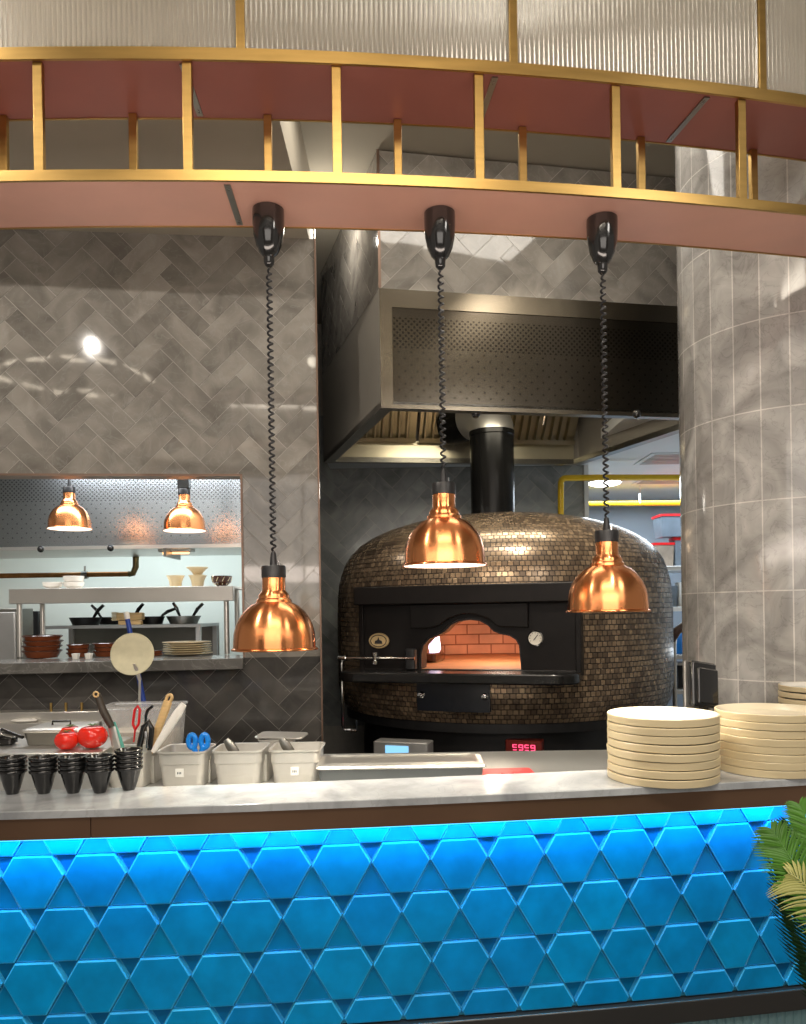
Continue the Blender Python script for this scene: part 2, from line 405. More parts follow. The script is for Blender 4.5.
# ------------------------------------------------------------------ herringbone tiles
def clip(poly, x0, x1, y0, y1):
    def cut(P, f, g):
        out = []
        for i in range(len(P)):
            a, b = P[i-1], P[i]; fa, fb = f(a), f(b)
            if (fa >= 0) != (fb >= 0):
                t = fa/(fa-fb); out.append((a[0]+(b[0]-a[0])*t, a[1]+(b[1]-a[1])*t))
            if fb >= 0: out.append(b)
        return out
    for f in (lambda p: p[0]-x0, lambda p: x1-p[0], lambda p: p[1]-y0, lambda p: y1-p[1]):
        poly = cut(poly, f, None)
        if len(poly) < 3: return []
    return poly
def herring(mb, rects, O, U, W=.078, n=3, gap=.0012, lift=.0015, seed=1, tilt=.004, phase=(0, 0)):
    """tiles on the plane through O spanned by U (horizontal) and z; rects in (u0,u1,z0,z1)"""
    rnd = random.Random(seed); U = Vector(U).normalized(); Z = Vector((0, 0, 1)); Nn = U.cross(Z).normalized()   # towards the viewer when U points right
    ca = math.cos(PI/4)
    for (u0, u1, z0, z1) in rects:
        r2 = random.Random(seed)
        du = math.hypot(u1-u0, z1-z0)
        cu, cz = (u0+u1)/2-phase[0], (z0+z1)/2-phase[1]
        X0 = (cu+cz)*ca/W; Y0 = (cz-cu)*ca/W; K = int(du/W/1.6)+4
        for iy in range(int(Y0)-K, int(Y0)+K):
            for ix in range(int(X0)-K, int(X0)+K):
                d = (ix-iy) % (2*n)
                if d == 0: cell = (ix, iy, ix+n, iy+1)
                elif d == 2*n-1: cell = (ix, iy, ix+1, iy+n)
                else: continue
                a, b, c, e = (q*W for q in cell); a += gap; b += gap; c -= gap; e -= gap
                poly = [((x-y)*ca+phase[0], (x+y)*ca+phase[1]) for x, y in ((a, b), (c, b), (c, e), (a, e))]
                cx = sum(p[0] for p in poly)/4; cy = sum(p[1] for p in poly)/4
                hsh = random.Random(int(ix*7919+iy*104729+seed))
                tu, tv = hsh.uniform(-tilt, tilt), hsh.uniform(-tilt, tilt)
                mb.c = (hsh.random()*.999, hsh.random(), hsh.random())
                poly = clip(poly, u0, u1, z0, z1)
                if len(poly) < 3: continue
                top = [Vector(O)+U*p[0]+Z*p[1]+Nn*(lift+(p[0]-cx)*tu+(p[1]-cy)*tv) for p in poly]
                bot = [Vector(O)+U*p[0]+Z*p[1]+Nn*0.0005 for p in poly]
                m = len(poly)
                mb.add(top+bot, [tuple(range(m))]+[((i+1) % m, i, m+i, m+(i+1) % m) for i in range(m)])
    mb.c = (.5, .5, .5)

# ================================================================== SETTING
struct('floor', MB().span((-4, -3, -.05), (4, 8, 0)), FLOORM)
struct('ceiling', MB().span((-4, -1.2, 3.65), (4, 5.6, 3.75)), CEIL_G)
struct('trim_1', MB().span((-4, 2.2, 3.3), (-.4, 3.75, 3.648)), SOFFIT)           # dropped soffit over the left wall
# --- left wall with the serving hatch, turned 5.8 degrees
WA = .1; WU = Vector((math.cos(WA), math.sin(WA), 0)); WO = Vector((-.375, 3.5, 0)); WN = Vector((math.sin(WA), -math.cos(WA), 0))
def lw(u, d, z): return WO + WU*u - WN*d + Vector((0, 0, z))    # u along the wall (0 = right end), d behind its face
hx0, hx1, hz0, hz1 = -2.3, -.345, 1.405, 2.222
wm = MB()
for a in ((-3.4, hx0, 0, 3.3), (hx1, 0, 0, 3.3), (hx0, hx1, 0, hz0), (hx0, hx1, hz1, 3.3)):
    wm.span((a[0], 0, a[2]), (a[1], .07, a[3]))
wl = struct('wall_left', wm, GROUT, loc=WO, rz=WA, smooth=0)
ht = MB(); herring(ht, ((-3.4, hx0, hz0, 3.3), (hx1, -.004, hz0, 3.3), (hx0, hx1, hz1, 3.3)), (0, 0, 0), (1, 0, 0), seed=3, phase=(-.14, .03))
hd = MB(); herring(hd, ((-3.4, -.004, .9, hz0),), (0, 0, 0), (1, 0, 0), seed=3, phase=(-.14, .03), gap=.0007); hd.build('lower_wall_tiles', WALL_SHADED, wl, smooth=0)
t = ht.build('wall_tiles', WALLT, wl, smooth=0)
cf = MB()
cf.span((hx1-.004, -.012, hz0), (hx1+.005, .075, hz1+.008)); cf.span((hx0, -.012, hz1-.002), (hx1, .075, hz1+.008))
cf.build('hatch_trim', TRIM, wl)
MB().span((-.004, -.01, 0), (.004, .165, 3.3)).build('edge_trim', TRIM, wl)
sl = MB().box(((hx0+hx1)/2-.01, .04, hz0-.02), (hx1-hx0+.03, .30, .048)); sl.build('window_sill', SILL, wl, bevel=.003)
# --- back wall of the oven bay
bw = struct('wall_back', MB().span((-.62, 5.46, 0), (1.31, 5.56, 3.65)), GROUT, smooth=0)
ht = MB(); herring(ht, ((-.62, 1.31, .8, 3.0),), (0, 5.46, 0), (1, 0, 0), seed=5, W=.09, tilt=.002); ht.build('wall_tiles', marble_mat('slate_tile', s2l(164, 168, 166), s2l(118, 122, 122), rough=.2), bw, smooth=0)
MB().span((1.295, 5.44, 0), (1.325, 5.57, 2.62)).build('corner_trim', WHITE_P, bw)
sm = MB(); sm.add([(-.395, 3.66, 0), (-.58, 5.46, 0), (-.62, 5.46, 0), (-.44, 3.66, 0), (-.395, 3.66, 3.65), (-.58, 5.46, 3.65), (-.62, 5.46, 3.65), (-.44, 3.66, 3.65)],
                  [(0, 1, 5, 4), (1, 2, 6, 5), (2, 3, 7, 6), (3, 0, 4, 7), (4, 5, 6, 7)])
struct('wall_bay_side', sm, BLACK_MAT, smooth=0)  # black puts the shade of the gap beside the hood into the colour
# --- room beyond the oven, on the right
struct('wall_far_right', MB().span((1.0, 7.3, 0), (4, 7.4, 2.62)), BLUE_W)
struct('wall_right', MB().span((3.6, 3.0, 0), (3.7, 7.3, 3.65)), WHITE_P)
c2 = struct('ceiling_rear', MB().span((1.2, 3.9, 2.62), (3.6, 7.3, 2.68)).span((-.5, 5.0, 2.62), (1.2, 5.44, 2.68)), WHITE_P)
# --- room behind the serving hatch
struct('wall_hatch_room', MB().span((-4.2, 6.2, 0), (-.75, 6.3, 2.7)), CREAM_W)
struct('wall_hatch_side', MB().span((-.78, 3.75, 0), (-.68, 6.2, 2.7)), WHITE_P)
struct('ceiling_hatch_room', MB().span((-4.2, 3.62, 2.7), (-.7, 6.3, 2.78)), WHITE_P)

# --- column on the right, tiles in a stack bond
cc = Vector((1.475, 2.9, 0)); cr = .40
m = MB(); m.lathe([(cr, 0), (cr, 3.649)], cc, 96, uvR=cr)
for i, u in enumerate(m.uv): m.uv[i] = [(a+.0256, b+.177) for a, b in u]
struct('column', m, COLT)
bpy.data.objects['column'].name = 'wall_column'

# ================================================================== BAR COUNTER
def cy(X): return 1.706 + (X+1.75)**2/32.0
def ribbon(mb, f, X0, X1, prof, n=60):
    """closed profile [(dy,z)] swept along the curve y=f(X)"""
    rings = []
    for i in range(n+1):
        X = X0+(X1-X0)*i/n; rings.append([Vector((X, f(X)+dy, z)) for dy, z in prof])
    mb.rings(rings)
    return mb
CX0, CX1 = -1.55, 1.75
ZC = 1.165
bar = thing('bar_counter', 'curved bar counter with marble top, bronze edge and blue hexagon tiles', 'counter', (0, 0, 0))
ribbon(MB(), cy, CX0, CX1, [(0, ZC-.018), (.215, ZC-.018), (.215, ZC), (.002, ZC), (0, ZC-.002)]).build('marble_top', COUNTER, bar)
for a, b in ((CX0, -.716), (-.714, CX1)):
    ribbon(MB(), cy, a, b, [(.006, 1.098), (.012, 1.098), (.012, ZC-.0185), (.006, ZC-.0185)]).build('bronze_band', COPPER_BAND, bar)
ribbon(MB(), cy, CX0, CX1, [(.012, 1.098), (.19, 1.098), (.19, ZC-.0185), (.012, ZC-.0185)]).build('counter_carcass', BLACK_MAT, bar)
ribbon(MB(), cy, CX0, CX1, [(.066, .0), (.19, .0), (.19, 1.0975), (.066, 1.0975)]).build('panel_backing', TILEGROUT, bar)
# kagome of big hexagons, tilted triangles and small sunk triangles
P_ = .1425; A_ = .0893; B_ = P_-A_; RH = P_*math.sqrt(3)/2; h3 = math.sqrt(3)/2
tp = MB(); PX, PZ = -.3685, 1.0015
def bend(x, z, out):      # out = distance in front of the backing; x is measured along the curve
    s_ = x; 
    for _ in range(3): x = s_ - ((x+1.75)**3-(PX+1.75)**3)/1536
    return Vector((x, cy(x)+.066-out, z))
def tile3(pts, h, col_, inset=.0017, bev=.0028, hs=None):
    n = len(pts); cx = sum(p[0] for p in pts)/n; cz = sum(p[1] for p in pts)/n
    def ins(d):
        out = []
        for i in range(n):
            a, b, c = Vector(pts[i-1]), Vector(pts[i]), Vector(pts[(i+1) % n])
            e1 = (b-a).normalized(); e2 = (c-b).normalized(); n1 = Vector((-e1.y, e1.x)); n2 = Vector((-e2.y, e2.x))
            k = (n1+n2); k = k/max(.15, k.dot(n1)); out.append(b+k*d)
        return out
    lo, mid, up = ins(inset*.5), ins(inset*.6), ins(inset*.6+bev)
    hs_ = hs or (lambda p: h)
    vs = [bend(p[0], p[1], 0.0) for p in lo]+[bend(p[0], p[1], max(.0005, hs_(p)-bev*.6)) for p in mid]+[bend(p[0], p[1], hs_(p)) for p in up]
    tp.c = col_
    fs = [tuple(range(2*n, 3*n))]
    for q in (0, 1):
        fs += [(q*n+i, q*n+(i+1) % n, (q+1)*n+(i+1) % n, (q+1)*n+i) for i in range(n)]
    tp.add(vs, fs[:1]); tp.c = (.05, min(1, col_[1]*1.7), min(1, col_[2]*1.35))      # bright edge highlight put into the bevel tint
    o_ = len(tp.v)-len(vs); tp.f += [[o_+j for j in f] for f in fs[1:]]; tp.uv += [None]*len(fs[1:]); tp.tint += [tp.c]*len(fs[1:])
rt = random.Random(11)
ztop, zbot = 1.0965, .618
def cpoly(pts):
    q = clip(pts, -9, 9, zbot, ztop)
    return q
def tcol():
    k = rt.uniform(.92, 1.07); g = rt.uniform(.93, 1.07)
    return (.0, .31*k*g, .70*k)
for r_ in range(-4, 2):
    zm = PZ + r_*RH; off = (P_/2 if r_ % 2 else 0)
    for q in range(-12, 18):
        x0 = PX + off + q*P_; xm = x0+P_/2
        if xm < CX0+.1 or xm > CX1-.1: continue
        hexa = [(x0, zm), (x0+A_/2, zm-A_*h3), (x0+A_/2+B_, zm-A_*h3), (x0+P_, zm), (xm+A_/2, zm+B_*h3), (xm-A_/2, zm+B_*h3)]
        hexa = cpoly(hexa)
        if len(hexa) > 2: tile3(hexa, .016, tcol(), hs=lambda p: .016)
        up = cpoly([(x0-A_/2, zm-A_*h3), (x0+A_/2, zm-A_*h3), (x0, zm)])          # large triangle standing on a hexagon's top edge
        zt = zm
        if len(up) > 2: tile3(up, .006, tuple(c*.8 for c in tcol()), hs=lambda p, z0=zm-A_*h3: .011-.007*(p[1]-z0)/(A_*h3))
        dn = cpoly([(x0, zm), (x0+B_/2, zm+B_*h3), (x0-B_/2, zm+B_*h3)])          # small sunk triangle, its recess shade put into the tint
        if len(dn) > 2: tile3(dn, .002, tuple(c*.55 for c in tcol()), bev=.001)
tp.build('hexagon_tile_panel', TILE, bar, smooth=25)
ribbon(MB(), cy, CX0, CX1, [(.036, .560), (.066, .560), (.066, .615), (.036, .615)]).build('steel_rail', mat('rail_pewter', s2l(92, 90, 88), .32, .7), bar, bevel=.003)
lo = MB(); n = 560
vs = []
for i in range(n+1):
    X = CX0+(CX1-CX0)*i/n; o_ = .05-.006*abs(math.sin(i*PI/4))
    vs += [Vector((X, cy(X)+o_, .0)), Vector((X, cy(X)+o_, .56))]
lo.add(vs, [(2*i, 2*i+2, 2*i+3, 2*i+1) for i in range(n)])
lo.build('ribbed_lower_panel', mat('ribbed_teal', s2l(130, 165, 170), .25, .3), bar)
ribbon(MB(), cy, CX0, CX1, [(.024, 1.0915), (.036, 1.0915), (.036, 1.0965), (.024, 1.0965)]).build('led_strip', LED_E, bar)
for i in range(9):
    X = -1.35+i*.36
    o = light('AREA', 'led_light', (X, cy(X)+.020, 1.090), .66, (.0, .50, 1.0), size=.36, size_y=.012)
    sl_ = (X+1.75)/16; o.rotation_euler = (R(16), 0, math.atan(sl_))

# ================================================================== OVERHEAD SHELF
def sy(X): return 1.898 + (X+.9)**2/18.6
shelf = thing('hanging_shelf', 'curved two-tier copper shelf with brass edges hanging over the counter', 'shelf')
SX0, SX1 = -1.5, 1.7
for zt, zb in ((2.700, 2.676), (3.003, 2.975)):
    ribbon(MB(), sy, SX0, SX1, [(.004, zb+.001), (.226, zb+.001), (.226, zt-.001), (.004, zt-.001)]).build('copper_shelf_board', COPPER_PLANK if zt < 2.8 else PLANK_D, shelf)
    ribbon(MB(), sy, SX0, SX1, [(-.004, zb-.001), (.004, zb-.001), (.004, zt+.001), (-.004, zt+.001)]).build('brass_edge', BRASS, shelf)
    ribbon(MB(), sy, SX0, SX1, [(.226, zb-.001), (.232, zb-.001), (.232, zt+.001), (.226, zt+.001)]).build('back_edge', BRASS, shelf)
for px in (-108, 39, 188, 337, 479, 615.5, 741, 860):
    p = at(px, 120, 1.95); X = p.x
    for _ in range(3): X = at(px, 120, sy(X)+.012).x
    MB().box((0, 0, 0), (.024, .016, .2745)).build('brass_post', BRASS, shelf, loc=(X, sy(X)+.014, 2.8375), rz=(X+.9)/9.3, bevel=.0015)
for px in (3, 133, 268, 398, 523, 641.5, 754, 860):
    X = at(px, 150, 2.15).x
    for _ in range(3): X = at(px, 150, sy(X)+.205).x
    MB().box((0, 0, 0), (.022, .016, .2745)).build('brass_post', BRASS, shelf, loc=(X, sy(X)+.212, 2.8375), rz=(X+.9)/9.3, bevel=.0015)
for px, py, z in ((232, 203, 2.6745), (-60, 203, 2.6745), (190, 90, 2.9735), (490, 93, 2.9735), (712, 124, 2.9735)):
    X = at(px, py, 2.0).x; g = (X+.9)/9.3
    b_ = MB().box((0, 0, 0), (.016, .20, .003))
    for q in (-.085, -.075, .075, .085): b_.lathe([(.0001, -.003), (.003, -.003), (.003, 0)], (0, q, -.0005), 10)
    b_.build('joint_plate', STEEL_D, shelf, loc=(X, sy(X)+.114, z), rz=g)
# fluted glass screen above it
scr = thing('fluted_glass_screen', 'reeded glass screen with brass uprights standing above the top shelf', 'screen')
def glass_pane(X0, X1):
    n = int((X1-X0)/.0125*6); mb = MB(); vs = []
    for i in range(n+1):
        X = X0+(X1-X0)*i/n; a = .009*abs(math.sin(PI*i/6))
        vs += [Vector((X, sy(X)+.02-a, 3.004)), Vector((X, sy(X)+.02-a, 3.40)), Vector((X, sy(X)+.026, 3.004)), Vector((X, sy(X)+.026, 3.40))]
    fs = []
    for i in range(n):
        a = 4*i; b = a+4
        fs += [(a, b, b+1, a+1), (b+2, a+2, a+3, b+3), (a+1, b+1, b+3, a+3), (b, a, a+2, b+2)]
    fs += [(0, 1, 3, 2), (4*n+1, 4*n, 4*n+2, 4*n+3)]
    mb.add(vs, fs); mb.build('reeded_pane', FLUTE, scr, smooth=50)
ux = []
for px in (-35, 240, 513, 762, 960):
    X = at(px, 25, 1.95).x
    for _ in range(3): X = at(px, 25, sy(X)+.01).x
    ux.append(X)
    MB().box((0, 0, 0), (.022, .022, .645)).build('brass_upright', BRASS, scr, loc=(X, sy(X)+.022, 3.3265), rz=(X+.9)/9.3, bevel=.0015)
for a, b in zip(ux[:-1], ux[1:]): glass_pane(a+.0115, b-.0115)
ribbon(MB(), sy, ux[0], ux[-1], [(.012, 3.40), (.034, 3.40), (.034, 3.424), (.012, 3.424)]).build('top_rail', BRASS, scr)

# ================================================================== HEAT LAMPS
SP = .228/86
def lamp(px_rim, py_rim, D, ztop, label, cord=True, k=1.0, wire=None, name='heat_lamp', group=None):
    p = at(px_rim, py_rim, D); s = SP*k
    t = thing(name, label, 'lamp', p, group=group)
    outer = [(43, 0), (43.2, 1), (42.8, 1.8), (41, 2.6), (40.8, 9), (40.2, 17), (38.2, 25), (35, 32), (30, 39), (24, 44.5), (19, 47), (17.6, 48), (17.4, 50.5), (15.6, 52), (15.3, 55), (13.6, 57.5), (12.2, 59), (11.6, 60), (11.6, 73)]
    inner = [(x-1.0, y-1 if y > 3 else y) for x, y in outer[:16]]
    MB().lathe([(x*s, y*s) for x, y in outer], seg=64).build('lamp_shade', COPPER, t)
    i_ = MB(); i_.lathe([(x*s-.0008, max(0.0004, y*s-.0015)) for x, y in inner] + [(.0001, 54*s)], seg=48).build('shade_lining', WHITE_IN, t)
    # open the bottoms
    for o in kids(t):
        me = o.data
        import bmesh
        bm = bmesh.new(); bm.from_mesh(me)
        bmesh.ops.delete(bm, geom=[f for f in bm.faces if len(f.verts) > 4 and f.calc_center_median().z < .004], context='FACES'); bm.to_mesh(me); bm.free()
    MB().lathe([(11.8*s, 72.5*s), (12.2*s, 73*s), (12.2*s, 83*s), (11.4*s, 84.5*s), (3.8*s, 85*s), (3.2*s, 92*s), (2.4*s, 98*s)], seg=32).build('collar', BLACK_MAT, t)
    MB().tube([(5*s, 0, 84*s), (5*s, 0, 90*s)], .0022, 8).build('grommet', CHROME, t)
    b = MB().sphere((0, 0, 22*s), 13*s, 20, 10); b.lathe([(5*s, 32*s), (5*s, 54*s)], seg=12); b.build('bulb', BULB, t)
    if cord:
        z0 = 97*s; z1 = ztop-p.z
        capz = z1
        pr = [(15.8, 0), (16, -5), (15.8, -14), (15, -25), (12.6, -36), (9, -43.5), (5.6, -47), (5.0, -54), (3.6, -56), (1.4, -58)]
        MB().lathe([(x*s, capz+y*s) for x, y in pr], seg=40).build('ceiling_cap', BLACK_PL, t)
        zz = capz-57*s; turns = int((zz-z0)/.0182); pts = []
        for q in range(turns*12+1):
            a = q/12*2*PI; e = min(1, q/12, (turns*12-q)/12); pts.append((.0062*e*math.cos(a), .0062*e*math.sin(a), z0+(zz-z0)*q/(turns*12)))
        MB().tube([(0, 0, z0-.01)]+pts, .0031, 6).build('coiled_cord', BLACK_MAT, t)
    light('SPOT', 'bulb_light', p+Vector((0, 0, 8*s)), 13*k, (1, .91, .78), size=.03, spot=125, target=p+Vector((0, 0, -1)), blend=.4)
    return t
lamp(275, 650, 2.05, 2.675, 'copper dome heat lamp hanging lowest, on the left above the steel tubs')
lamp(445, 566, 2.08, 2.675, 'copper dome heat lamp hanging highest, in front of the oven top')
lamp(608, 612, 2.125, 2.675, 'copper dome heat lamp on the right, above the stacks of plates')

# ================================================================== LEFT HATCH: things inside
hl1 = lamp(70, 529, 4.12, 0, 'small copper heat lamp inside the hatch, nearest its left end', cord=False, name='heat_lamp', k=1.0)
hl2 = lamp(185, 531, 4.12, 0, 'small copper heat lamp inside the hatch, nearest its right end', cord=False, k=1.0)
for t_ in (hl1, hl2):
    MB().tube([(0, 0, .24), (0, 0, 2.70-t_.location.z-.01)], .014 if t_ is hl2 else .004, 12).build('stem', BLACK_PL, t_)
MB().box((0, 0, .268), (.062, .05, .09)).build('junction_box', BLACK_PL, hl2, bevel=.006)

# exhaust canopy inside the hatch
hh = thing('exhaust_canopy', 'perforated steel exhaust canopy seen through the hatch', 'hood')
def uvquad(mb, a, b, c, d, w, h, v0=0):
    mb.add([a, b, c, d], [(0, 1, 2, 3)], [[(0, v0), (w, v0), (w, v0+h), (0, v0+h)]])
z0 = 1.6+(612-546)/770*4.7; z1 = 2.69
q = MB(); uvquad(q, (-3.4, 4.62, z0), (-.80, 4.62, z0), (-.80, 4.62, z1), (-3.4, 4.62, z1), 2.6, z1-z0, -.02)
q.build('perforated_panel', PERF2, hh)
MB().span((-3.4, 4.625, z0-.0), (-.80, 4.66, z1)).span((-3.4, 4.66, z1-.03), (-.80, 5.6, z1)).build('canopy_body', STEEL, hh)
g_ = MB().add([(-3.4, 4.60, z0), (-.80, 4.60, z0), (-.80, 5.5, z0+.02), (-3.4, 5.5, z0+.02)], [(0, 3, 2, 1)])
g_.span((-3.4, 4.60, z0), (-.80, 4.618, z0+.02)); g_.build('canopy_lip', STEEL, hh)
MB().span((at(155, 0, 4.6).x, 4.605, z0-.05), (at(158, 0, 4.6).x, 4.9, z0)).build('canopy_divider', STEEL_D, hh)
for px in (40, 110):
    MB().sphere((at(px, 541, 4.59).x, 4.60, z0+.005), .02).build('knob', BLACK_PL, hh)
# copper pipe
pp = thing('copper_pipe', 'copper gas pipe with an elbow running behind the hatch shelf', 'pipe')
e0 = at(-80, 577, 5.5); e1 = at(129, 574, 5.5); e2 = at(136, 567, 5.5); e3 = at(136, 551, 5.5)
MB().tube([e0, e1], .018, 12).build('horizontal_pipe', mat('old_copper', s2l(170, 120, 70), .35, .8, var=.2), pp)
MB().tube([e1, (e1+Vector((.03, 0, .004))), e2, e3, (e3.x, 5.5, 2.3)], .022, 12).build('elbow_pipe', mat('old_bronze', s2l(120, 105, 70), .35, .8, var=.2), pp)
for px in (85,): 
    c_ = at(px, 575, 5.5); MB().lathe([(.026, -.02), (.028, 0), (.026, .02)], c_, 16, M=Matrix.Rotation(PI/2, 3, 'Y')).build('pipe_clamp', STEEL_D, pp)
MB().tube([at(85, 575, 5.5), at(85, 566, 5.5)], .007, 8).build('valve_stem', STEEL_D, pp)

# steel over-shelf standing on the sill
HS = 3.72
ss = thing('steel_shelf', 'stainless over-shelf on round legs standing in the hatch', 'shelf')
a = at(11, 596, HS); b = at(234, 593, HS)
zs = 1.6+(612-592)/770*HS
MB().span((a.x, HS-.02, zs-.03), (b.x, HS+.02, zs+.042)).span((a.x, HS+.02, zs+.03), (b.x, HS+.32, zs+.042)).build('shelf_board', STEEL, ss, bevel=.002)
for px in (20, 227):
    for dd in (.03, .27):
        X = at(px, 630, HS+.03).x
        MB().tube([(X, HS+dd, 1.409), (X, HS+dd, zs+.03)], .013, 12).build('leg', STEEL, ss)
# flat back-shelf with pans behind, on a steel rack
rk = thing('kitchen_rack', 'grey steel rack behind the hatch holding the frying pans', 'rack')
RD = 5.0
ra = at(38, 626, RD); rb = at(201, 626, RD); zr = 1.6-(625+ROLL*(-280)-612)/770*RD
MB().span((ra.x, RD, zr-.02), (rb.x, RD+.5, zr)).build('rack_shelf', STEEL_M, rk)
MB().span((ra.x, RD, zr-.42), (rb.x, RD+.5, zr-.4)).build('rack_shelf', STEEL_M, rk)
MB().span((ra.x, RD+.48, zr-.4), (rb.x, RD+.5, zr-.02)).build('rack_back', STEEL_D, rk)
for X in (ra.x+.02, rb.x-.02):
    for Y in (RD+.02, RD+.46): MB().span((X-.015, Y-.015, 0), (X+.015, Y+.015, zr-.0205)).build('leg', STEEL_M, rk)
def frying_pan(px, py, label, ang, nh=1, mt=None, sc_=1.0):
    p = at(px, py, RD+.2); p.z = zr+.001
    t = thing('frying_pan', label, 'pan', p, group='frying pans on the rack behind the hatch')
    r_ = .1*sc_
    MB().lathe([(.0001, .003), (r_*.75, .003), (r_*.98, .05), (r_, .052), (r_*.99, .048), (r_*.78, 0), (.0001, 0)], seg=32).build('pan_body', mt or BLACK_MAT, t)
    ca, sa = math.cos(ang), math.sin(ang)
    MB().tube([(r_*.9*ca, -.02, .045), (r_*1.1*ca, -.03, .06), ((r_+.05)*ca, -.03, .06+.05*sa), ((r_+.11)*ca, -.03, .055+.10*sa)], [.009, .011, .015, .012], 8, flat=(1, .7)).build('handle', BLACK_PL, t)
    return t
frying_pan(86, 624, 'black frying pan farthest left on the rack behind the hatch', .9, sc_=1.05)
frying_pan(98, 624, 'black frying pan beside the leftmost one, handle pointing left', 2.2, sc_=.9).location.y += .22
frying_pan(128, 623, 'black pan behind the wooden brush on the hatch rack', 1.0, sc_=.75).location.y += .05
frying_pan(153, 624, 'shallow black pan in the middle of the hatch rack', .5, sc_=.8)
frying_pan(184, 624, 'grey steel pan rightmost on the hatch rack', .9, mt=STEEL_D, sc_=1.15)
frying_pan(176, 624, 'small dark pan tucked behind the grey steel pan', 2.0, sc_=.8).location.y += .24

def revolve_thing(name, label, cat, loc, prof, m, seg=36, group=None, rz=0):
    o = MB().lathe(prof, seg=seg).build(name, m, loc=loc); o.rotation_euler.z = rz
    return tag(o, label, cat, group)
def bowl_prof(r, h, foot=.5, t=.003):
    return [(.0001, t+.002), (r*foot*.9, t+.003), (r*.82, h*.45), (r-t, h*.97), (r-t*.5, h), (r, h*.98), (r*.86+.002, h*.42), (r*foot, .002), (r*foot*.95, 0), (.0001, 0)]
def on_shelf(px, D=3.86):
    p = at(px, 590, D); p.z = zs+.0425; return p
revolve_thing('white_bowl', 'small white bowl on the hatch shelf, left of the two', 'bowl', on_shelf(53), bowl_prof(.048, .036), WHITE_PL)
wb = on_shelf(74)
revolve_thing('white_bowl', 'wide white bowl on the hatch shelf, beneath the other', 'bowl', wb, bowl_prof(.05, .036), WHITE_PL)
revolve_thing('white_bowl', 'white bowl nested on top of another on the hatch shelf', 'bowl', wb+Vector((0, 0, .02)), bowl_prof(.05, .045), WHITE_PL)
cup_p = [(.0001, .004), (.026, .005), (.031, .03), (.042, .056), (.046, .058), (.045, .061), (.040, .060), (.034, .045), (.029, .01), (.026, 0), (.0001, 0)]
revolve_thing('cream_cup', 'cream flared cup on the hatch shelf, standing alone', 'cup', on_shelf(176), cup_p, CREAM)
revolve_thing('cream_cup', 'cream flared cup on the hatch shelf carrying a bowl', 'cup', on_shelf(198), cup_p, CREAM)
revolve_thing('cream_bowl', 'cream flared bowl balanced on a cup on the hatch shelf', 'bowl', on_shelf(198)+Vector((0, 0, .062)), [(.0001, .003), (.02, .004), (.045, .03), (.054, .036), (.053, .039), (.045, .036), (.022, .003), (.02, 0), (.0001, 0)], CREAM)
db = thing('brown_bowl', 'dark brown patterned bowl at the right end of the hatch shelf', 'bowl', on_shelf(222))
MB().lathe(bowl_prof(.052, .055, .45), seg=36).build('bowl_body', TERRA_D, db)
for k_ in range(10):
    a = k_*2*PI/10; MB().tube([(.034*math.cos(a), .034*math.sin(a), .012), (.0475*math.cos(a), .0475*math.sin(a), .03), (.0505*math.cos(a+.2), .0505*math.sin(a+.2), .048)], .0022, 6).build('painted_streak', CREAM, db)

# on the hatch sill
SZ = hz0+.0045
def on_sill(px, D=3.63):
    p = at(px, 655, D); p.z = SZ; return p
def stack(px, D, n, name, labels, prof, m, step, group, jit=.002, m2=None, seg=40):
    base = at(px, 655, D); out = []
    for k in range(n):
        out.append(1)
    return out
dish = [(.0001, .004), (.062, .005), (.074, .022), (.083, .034), (.088, .035), (.088, .031), (.080, .026), (.070, .004), (.064, 0), (.0001, 0)]
proto = None
def pile(px, py, D, n, name, cat, fmt, prof, mats, step, group, z=None, seg=40, jit=.0025, rim=None, s=1.0):
    p0 = at(px, py, D)
    if z is not None: p0.z = z
    rnd = random.Random(int(px)); first = None
    for k in range(n):
        loc = p0+Vector((rnd.uniform(-jit, jit), rnd.uniform(-jit, jit), k*step))
        if first is None:
            t = thing(name, '', cat, loc)
            MB().lathe([(a*s, b*s) for a, b in prof], seg=seg).build('body', mats[0], t)
            if rim: MB().lathe([(a*s, b*s) for a, b in rim], seg=seg).build('rim', mats[1], t)
            first = t
        else:
            t = dup(first); t.location = loc
        t['group'] = group; t['category'] = cat; t['label'] = fmt % (ORD[k] if k < n-1 else 'topmost')
rimp = [(.0825, .0342), (.086, .0372), (.0895, .0345), (.0885, .0315), (.0865, .0345)]
pile(43, 655, 3.63, 4, 'terracotta_dish', 'dish', 'brown glazed dish on the hatch sill in the tall left pile, %s', dish, (TERRA, TERRA_D), .023, 'brown dishes in the tall left pile on the sill', z=SZ, rim=rimp, jit=.004)
pile(79, 655, 3.66, 3, 'terracotta_dish', 'dish', 'small brown dish on the hatch sill in the second pile, %s', dish, (TERRA, TERRA_D), .019, 'small brown dishes in the second pile on the sill', z=SZ, rim=rimp, s=.62)
pile(107, 655, 3.68, 3, 'terracotta_dish', 'dish', 'brown dish in the pile left of the round peel, %s', dish, (TERRA, TERRA_D), .019, 'brown dishes left of the round peel', z=SZ, rim=rimp, s=.72)
pile(157, 655, 3.68, 2, 'terracotta_dish', 'dish', 'small red-brown dish right of the round peel, %s', dish, (TERRA, TERRA_D), .012, 'small dishes right of the round peel', z=SZ, rim=rimp, s=.38)
hp = [(.0001, .003), (.062, .003), (.105, .012), (.112, .013), (.112, .0105), (.105, .009), (.064, 0), (.0001, 0)]
pile(188, 655, 3.66, 6, 'dinner_plate', 'plate', 'flat rimmed plate piled at the right end of the hatch sill, %s', hp, (CREAM, ), .0105, 'plates at the right end of the hatch sill', z=SZ, jit=.006)
